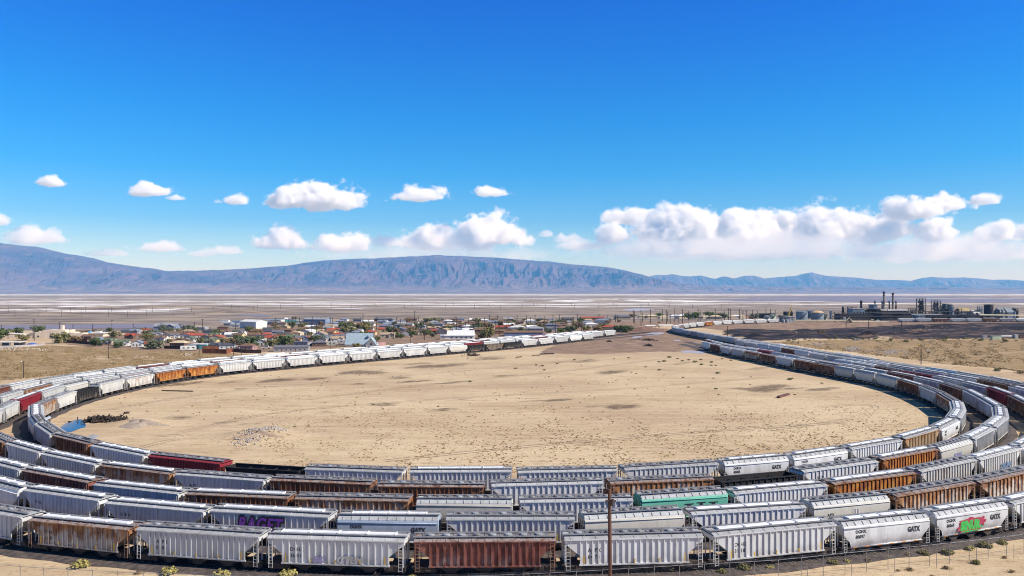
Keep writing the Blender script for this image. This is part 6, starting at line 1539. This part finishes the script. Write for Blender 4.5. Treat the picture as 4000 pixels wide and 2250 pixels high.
def pipe(pts, r, mt, lab, legs=8):
    t = thing('pipeline', lab, 'pipeline', (0, 0, 0)); b = MB(); P = [at(x, y) + Vector((0, 0, z)) for x, y, z in pts]
    for a, c in zip(P, P[1:]): b.tube(a, c, r, r, 8)
    inst('pipe', b.mesh('pipe'), t, mt); b = MB()
    for a, c in zip(P, P[1:]):
        for i in range(legs):
            q = a.lerp(c, (i + .5)/legs)
            if q.z > r + .2: b.box(q.x - .12, q.x + .12, q.y - .12, q.y + .12, 0, q.z - r)
    inst('support', b.mesh('support'), t, PLD)
pipe([(3105, 800, 3.2), (3300, 800, 3.2)], .65, PLY, 'thick pale yellow pipeline in front of the tanks')
pipe([(3300, 800, 2.0), (3318, 800, 6.0), (3330, 800, 1.6), (3470, 805, 1.2)], .55, PLY, 'pale yellow pipe bend right of the small white tank')
pipe([(3560, 850, 8), (3680, 850, 8)], .5, PLW, 'white elevated pipe in front of the tall dark tower')
pipe([(3826, 845, 7.5), (4100, 845, 6.5)], .8, PLY, 'pale yellow elevated pipeline at the right edge')
pipe([(3240, 870, 9), (3540, 880, 9)], .4, PLD, 'dark elevated pipe rack across the middle of the plant', 14)
pipe([(3250, 860, 5.5), (3560, 860, 5.5)], .4, PLR, 'rusty lower pipe rack across the plant', 14)
pipe([(3540, 870, 10.5), (3830, 880, 10.5)], .4, PLD, 'dark pipe rack below the steel towers', 14)
p = at(3077, 850); t = thing('crane', 'yellow crane with its boom raised near the round tanks', 'crane', p)
b = MB(); b.box(-3, 3, -1.4, 1.4, .6, 2.2); b.box(-2.6, .2, -1.3, 1.3, 2.21, 4); inst('cab', b.mesh('cab'), t, YEL)
b = MB(); b.tube((0, 0, 3), (4.2, 0, 17), .7, .45, 6); inst('boom', b.mesh('boom'), t, YEL)
for q in (-2, 2): b = MB(); b.tube((q, -1.5, .6), (q, 1.5, .6), .6, n=10); inst('wheel', b.mesh('wheel'), t, WHEELM)
# tanks and scrap lying at the right of the tailings
def drum(px, py, w, hpx, mt, lab, horiz=True):
    p = G(px, py); p.z = float(gz(p.x, p.y)); k = p.y/F; t = thing('horizontal_tank' if horiz else 'scrap_box', lab, 'tank' if horiz else 'container', p, .05); b = MB(); r = hpx/2*k
    if horiz:
        b.tube((-w/2*k, 0, r + .3), (w/2*k, 0, r + .3), r, n=14); inst('shell', b.mesh('shell'), t, mt)
        for q in (-.3, .3): b = MB(); b.box(q*w*k - .3, q*w*k + .3, -r*.8, r*.8, 0, r*.6); inst('saddle', b.mesh('saddle'), t, PLD)
    else:
        b.box(-w/2*k, w/2*k, -r, r, 0, hpx*k); inst('box', b.mesh('box'), t, mt); b = MB(); b.box(-w/2*k - .1, w/2*k + .1, -r - .1, r + .1, hpx*k + .01, hpx*k + .2); inst('lid', b.mesh('lid'), t, mt)
drum(3930, 1322, 42, 11, PLW, 'long white horizontal tank on the right edge of the tailings'); drum(3966, 1322, 14, 15, PLW, 'white box at the end of the white horizontal tank', False); drum(3845, 1324, 16, 12, PLW, 'white slatted box left of the green box', False); drum(3890, 1326, 36, 13, PLG, 'dull green box between white tank and slatted box', False); drum(3988, 1322, 20, 12, PLR, 'rusty scrap box at the right edge', False)
drum(3340, 1330, 8, 6, PLW, 'small pale box in the scrub edge left', False); drum(3354, 1330, 7, 6, PLW, 'small pale box in the scrub edge right', False); drum(3778, 1240, 26, 6, mat('lime_tank_paint', (0.5, 0.58, 0.08), None, .5, .5), 'lime green tank behind the short train')
tank(873, 8, 1254, PLW, 'small white upright tank beside the lake left of the warehouse', dy=-70, rails=False)
# ================================================================ clouds: real bodies of mist far beyond the mountains
m = bpy.data.materials.new('cumulus_cloud'); m.use_nodes = True; nt = NT(m.node_tree)
m.node_tree.nodes.remove(m.node_tree.nodes['Principled BSDF'])
oc = nt.n('ShaderNodeTexCoord').outputs['Object']
P = nt.n('ShaderNodeNewGeometry').outputs['Position']
xyz = nt.n('ShaderNodeSeparateXYZ', None, i0=oc).outputs
zz = nt.math('MULTIPLY', xyz[2], nt.math('ADD', 1.0, nt.math('MULTIPLY', nt.math('LESS_THAN', xyz[2], 0.0), 1.6)))
r = nt.n('ShaderNodeVectorMath', {'operation': 'LENGTH'}, i0=nt.n('ShaderNodeCombineXYZ', None, i0=xyz[0], i1=xyz[1], i2=zz).outputs[0]).outputs['Value']
oi = nt.n('ShaderNodeObjectInfo').outputs
n1 = nt.noise(nt.vscale(P, 0.00085, 0.00085, 0.0010), 1.0, 2.0, 0.5)
n2 = nt.noise(nt.vscale(P, 0.0032, 0.0032, 0.0036), 1.0, 5.0, 0.62)
e = nt.math('ADD', nt.math('SUBTRACT', 0.80, r), nt.math('ADD', nt.math('MULTIPLY', nt.math('SUBTRACT', n1, 0.5), 1.6), nt.math('MULTIPLY', nt.math('SUBTRACT', n2, 0.5), 1.0)))
e = nt.math('MULTIPLY', nt.ss(e, 0.0, 0.34), nt.ss(nt.math('SUBTRACT', 1.13, r), 0.0, 0.10))
dens = nt.math('MULTIPLY', nt.math('MULTIPLY', e, oi['Alpha']), 0.006)
pv = nt.n('ShaderNodeVolumePrincipled', None, Density=dens); pv.inputs['Color'].default_value = (1, 1, 1, 1); pv.inputs['Anisotropy'].default_value = 0.0
m.node_tree.links.new(pv.outputs[0], m.node_tree.nodes['Material Output'].inputs['Volume'])
try: m.cycles.volume_step_rate = 0.35
except Exception: pass
try: m.volume_step_rate = 0.35
except Exception: pass
CLOUD = m
b = MB(); n = 12
b.lathe([(1.14*math.sin(math.pi*i/n) if 0 < i < n else 0.001, -1.14*math.cos(math.pi*i/n)) for i in range(n + 1)], 20); CM = b.mesh('cloud'); CM.materials.clear(); CM.materials.append(CLOUD)
CL = [(190,702,82,34,1,'small white cloud leftmost in the blue sky'),(600,738,118,40,1,'flat based white cloud above the left mountain slope'),(688,770,50,20,.8,'little white cloud below the flat based one'),(920,772,76,38,.9,'small puffy cloud left of the biggest lone cloud'),
 (1240,760,215,82,1.2,'biggest lone white cloud over the left middle'),(1640,755,150,46,1,'long white cloud right of the biggest lone cloud'),(1915,745,100,34,1,'white cloud rightmost of the lone row'),
 (-10,855,60,36,.8,'cloud cut by the left edge of the sky'),(140,912,150,62,.35,'pale soft cloud above the left mountain'),(620,960,130,36,.4,'faint low cloud above the saddle of the mountains'),(880,975,110,26,.3,'faintest low cloud left of the rising ridge'),
 (1090,930,130,62,.8,'white cumulus rising above the ridge left of centre'),(1340,945,150,60,.7,'white cumulus between two taller ones over the ridge'),(1510,942,80,34,.5,'small low cumulus over the central ridge'),(1700,930,190,66,.8,'broad cumulus left of the tallest central one'),(1890,900,210,98,.9,'tallest cumulus over the central ridge'),(2130,912,36,22,.6,'tiny puff right of the tallest central cumulus'),(2220,925,70,34,.6,'small puff left of the great cloud bank'),
 (2400,900,100,72,1,'round cumulus at the left front of the great bank'),(2460,842,150,48,1,'upper left shelf of the great cloud bank'),(2650,870,220,110,1,'left tower of the great cloud bank'),(2880,880,220,98,1,'second swell of the great cloud bank'),(3080,880,200,104,1,'middle of the great cloud bank'),(3210,862,170,112,1,'tallest middle tower of the great cloud bank'),(3420,885,230,88,1,'right shoulder of the great cloud bank'),
 (3560,812,170,64,1,'long white cloud above the right end of the bank'),(3700,788,130,50,1,'right upper cloud joined to the long one'),(3865,775,76,38,1,'lone rightmost cloud above the bank'),(3650,880,100,84,.9,'right end tower of the great cloud bank'),(3900,905,130,54,.7,'low cloud near the right edge of the sky'),(4040,900,110,54,.7,'cloud cut by the right edge of the sky'),
 (2850,955,760,85,.075,'wide pale veil below the great cloud bank'),(3700,965,600,80,.07,'wide pale veil below the right clouds'),(1700,985,620,50,.03,'thin pale veil behind the central ridge'),
 (420,985,90,22,.25,'faint streak of cloud left of the mountain saddle'),(790,990,90,20,.2,'faint streak of cloud over the mountain saddle'),(2280,955,120,30,.3,'faint low cloud right of the central ridge'),(850,785,26,12,.3,'wisp left of the small puffy cloud'),(1510,782,26,12,.4,'wisp between the biggest lone cloud and the long one')]
for i, (x, y, hw, hh, a, lab) in enumerate(CL):
    D = 36500.0 + 2600.0*((i*7) % 5) / 4
    k = D / F; o = inst('cloud', CM, None, None, ((x - CX)*k, D, H + (YH - y)*k - hh*k*0.35), None, (hw*k, max(hw*k*.6, hh*k), hh*k*1.25))
    o.color = (1, 1, 1, a); tag(o, lab, 'cloud')
# ================================================================ mountains
def range_mesh(name, prof, y0, y1, yc, mt, xs, seed, rough=1.0, nv=150, nu=1100, fan=0.42):
    xp, yp = zip(*prof); u = np.linspace(xs[0], xs[1], nu); v = np.linspace(0, 1, nv)
    Yw = y0 + (y1 - y0) * v[:, None] + 0*u[None]
    crest = np.interp(u, xp, yp); hc = (YH - crest) / F * yc + H
    X = (u - CX)[None] / F * (Yw*0.35 + yc*0.65)
    t = (Yw - y0) / (yc - y0)
    s = np.where(t < fan, 0.13*(t/fan)**1.5, 0.13 + 0.87*np.clip((t - fan)/(1 - fan), 0, 1)**1.35)
    s = np.where(t > 1, np.maximum(0, 1 - (t - 1)*1.1), s)
    n1 = fbm(X*0.00042 + seed, Yw*0.00024 + seed*2, 6, True); wx = (fbm(X*0.0007 + seed, Yw*0.0007, 3) - .5)*900
    n2 = fbm((X + wx)*0.0020 + seed*3, Yw*0.00055, 5, True)
    env = np.clip((t - fan*0.8)/0.3, 0, 1) * np.clip(1.15 - np.abs(t - .7)*0.6, 0.2, 1)
    n3 = fbm((X + wx)*0.0065 + seed, Yw*0.0022, 4, True)
    calm = 1 - 0.90*np.exp(-((t - 1.0)/0.10)**2)
    Z = hc[None]*s*0.985 + rough*hc[None]*env*calm*((n1 - .52)*0.70 + (n2 - .5)*0.62 + (n3 - .5)*0.30)
    lim = hc[None]*(0.30 + 0.70*np.clip(t, 0, 1)); Z = np.where(Z > lim, lim + (Z - lim)*0.15, Z)
    Z = np.maximum(Z, 0) * np.clip(t*12, 0, 1) - 1.0
    V = np.stack([X, Yw, Z], -1).reshape(-1, 3); idx = np.arange(nv*nu).reshape(nv, nu)
    Q = np.stack([idx[:-1, :-1], idx[:-1, 1:], idx[1:, 1:], idx[1:, :-1]], -1).reshape(-1, 4)
    me = bpy.data.meshes.new(name); me.from_pydata(V.tolist(), [], Q.tolist()); me.materials.append(mt)
    return me
m, nt, b = newmat('desert_mountain_rock')
P = nt.n('ShaderNodeNewGeometry').outputs['Position']; z = nt.n('ShaderNodeSeparateXYZ', None, i0=P).outputs[2]
n1 = nt.noise(nt.vscale(P, .0006, .0004, .003), 1.0, 9.0, .65); n2 = nt.noise(nt.vscale(P, .003, .002, .012), 1.0, 6.0, .6)
rock = nt.mix(nt.ss(n1, .36, .64), (0.105, 0.068, 0.085), (0.042, 0.036, 0.062)); rock = nt.mix(nt.math('MULTIPLY', nt.ss(n2, .48, .7), .5), rock, (0.165, 0.105, 0.105))
rock = nt.mix(nt.math('MULTIPLY', nt.ss(n1, .66, .74), .7), rock, (0.34, 0.26, 0.25))
fanc = nt.mix(nt.ss(n2, .4, .6), (0.20, 0.145, 0.14), (0.125, 0.095, 0.105))
nt.t.links.new(nt.mix(nt.ss(nt.math('ADD', z, nt.math('MULTIPLY', n1, 120.0)), 130.0, 330.0), fanc, rock), b.inputs['Base Color']); b.inputs['Roughness'].default_value = 1.0; b.inputs['Specular IOR Level'].default_value = 0.0
MTN = m
MAIN = [(-700,1075),(0,1064),(300,1062),(500,1060),(640,1057),(740,1055),(830,1053),(900,1052),(980,1048),(1050,1042),(1120,1038),(1200,1025),(1270,1017),(1340,1013),(1400,1010),(1480,1007),(1560,1003),(1630,999),(1700,995),(1760,997),(1850,1003),(1930,1006),(2000,1011),(2080,1017),(2150,1021),(2230,1032),(2300,1037),(2370,1043),(2430,1053),(2480,1066),(2530,1080),(2580,1092),(2660,1106),(2760,1114),(2900,1118),(3300,1120),(3800,1121),(4700,1121)]
LEFTR = [(-900,890),(-300,925),(-60,944),(0,950),(60,956),(120,967),(200,984),(300,1003),(400,1024),(480,1037),(560,1047),(640,1058),(740,1070),(850,1084),(960,1096),(1080,1106),(1250,1116),(1450,1126),(1600,1134),(1700,1146)]
tag(inst('mountains', range_mesh('near_mountains', LEFTR, 14500, 22500, 19000, MTN, (-700, 1650), 6.3, 1.0, 150, 520)), kind='structure')
tag(inst('mountains', range_mesh('mountains', MAIN, 15500, 27000, 22500, MTN, (-500, 4500), 3.7)), kind='structure')
FARR = [(2300,1120),(2440,1112),(2500,1092),(2540,1078),(2570,1073),(2600,1074),(2630,1070),(2660,1077),(2700,1080),(2740,1076),(2770,1084),(2800,1088),(2830,1079),(2870,1086),(2910,1076),(2950,1075),(2990,1088),(3030,1084),(3080,1078),(3120,1077),(3150,1066),(3172,1061),(3190,1067),(3230,1076),(3280,1079),(3350,1083),(3420,1090),(3560,1095),(3600,1085),(3640,1080),(3700,1083),(3760,1082),(3820,1084),(3880,1092),(3940,1090),(4020,1096),(4200,1094),(4700,1100)]
tag(inst('mountains', range_mesh('far_mountains', FARR, 27200, 31500, 29500, MTN, (2250, 4500), 9.1, 0.7, 60, 500, 0.3)), kind='structure')
FAN2 = [(-700,1118),(0,1116),(300,1108),(520,1104),(700,1112),(1000,1122),(1500,1126),(2500,1126),(4700,1128)]
# ================================================================ air
b = MB(); b.box(-26000, 26000, -400, 32500, -12, 1720)
m = bpy.data.materials.new('desert_haze'); m.use_nodes = True; nt = NT(m.node_tree)
for n in list(m.node_tree.nodes):
    if n.type == 'BSDF_PRINCIPLED': m.node_tree.nodes.remove(n)
pv = nt.n('ShaderNodeVolumePrincipled'); pv.inputs['Color'].default_value = (0.14, 0.49, 1.0, 1); pv.inputs['Absorption Color'].default_value = (1, 1, 1, 1); pv.inputs['Density'].default_value = HAZE_D; pv.inputs['Anisotropy'].default_value = 0.0
m.node_tree.links.new(pv.outputs[0], m.node_tree.nodes['Material Output'].inputs['Volume'])
tag(inst('haze', b.mesh('haze'), None, m), 'pale blue desert haze', kind='stuff')
# ================================================================ sun, sky, camera
SUN_EL, SUN_AZ = math.radians(41), math.radians(-17)      # azimuth measured from +X towards +Y
sd = Vector((math.cos(SUN_EL)*math.cos(SUN_AZ), math.cos(SUN_EL)*math.sin(SUN_AZ), math.sin(SUN_EL)))
L = bpy.data.lights.new('sun', 'SUN'); L.energy = 5.0; L.angle = math.radians(0.5); L.color = (1.0, 0.95, 0.87)
so = bpy.data.objects.new('sun', L); col.objects.link(so); so.rotation_euler = (-sd).to_track_quat('-Z', 'Y').to_euler()
w = bpy.data.worlds.new('World'); sc.world = w; w.use_nodes = True; nt = NT(w.node_tree); bg = w.node_tree.nodes['Background']
sky = nt.n('ShaderNodeTexSky', {'sky_type': 'NISHITA', 'sun_disc': False, 'sun_elevation': SUN_EL, 'sun_rotation': math.pi/2 - SUN_AZ, 'air_density': 1.0, 'dust_density': 0.6, 'ozone_density': 2.5, 'altitude': 500})
dirn = nt.n('ShaderNodeNewGeometry').outputs['Incoming']
up = nt.n('ShaderNodeSeparateXYZ', None, i0=nt.n('ShaderNodeTexCoord').outputs['Generated']).outputs[2]
# deeper, more saturated blue with height, as the photograph was graded
tint = nt.ramp(up, SKY_TINT)
c = nt.mix(1.0, sky.outputs[0], tint, 'MULTIPLY')
c = nt.mix(nt.math('LESS_THAN', up, 0.0), c, (4.2, 3.8, 3.3))        # sandy glow added below the horizon for the far desert, brightening cloud bases
w.node_tree.links.new(c, bg.inputs['Color']); bg.inputs['Strength'].default_value = SKY_S
cam = bpy.data.cameras.new('camera'); co = bpy.data.objects.new('camera', cam); col.objects.link(co); sc.camera = co
co.location = (0, 0, H); co.rotation_euler = (math.pi/2, 0, 0)
cam.sensor_width = 36.0; cam.sensor_fit = 'HORIZONTAL'; cam.lens = F/4000*36.0; cam.shift_y = (YH - 1125)/4000; cam.clip_start = 0.5; cam.clip_end = 200000
sc.view_settings.view_transform = 'Standard'; sc.view_settings.look = 'None'; sc.view_settings.gamma = 1; sc.view_settings.exposure = EXPO
try: sc.view_settings.use_curve_mapping = False
except Exception: pass
sc.cycles.use_denoising = True; sc.cycles.denoiser = 'OPENIMAGEDENOISE'
sc.cycles.max_bounces = 8; sc.cycles.diffuse_bounces = 3; sc.cycles.glossy_bounces = 2; sc.cycles.transparent_max_bounces = 8; sc.cycles.volume_bounces = VB
sc.cycles.pixel_filter_type = 'BLACKMAN_HARRIS'; sc.cycles.filter_width = 1.05
sc.cycles.use_adaptive_sampling = True; sc.cycles.adaptive_threshold = 0.01
sc.cycles.sample_clamp_indirect = 6.0
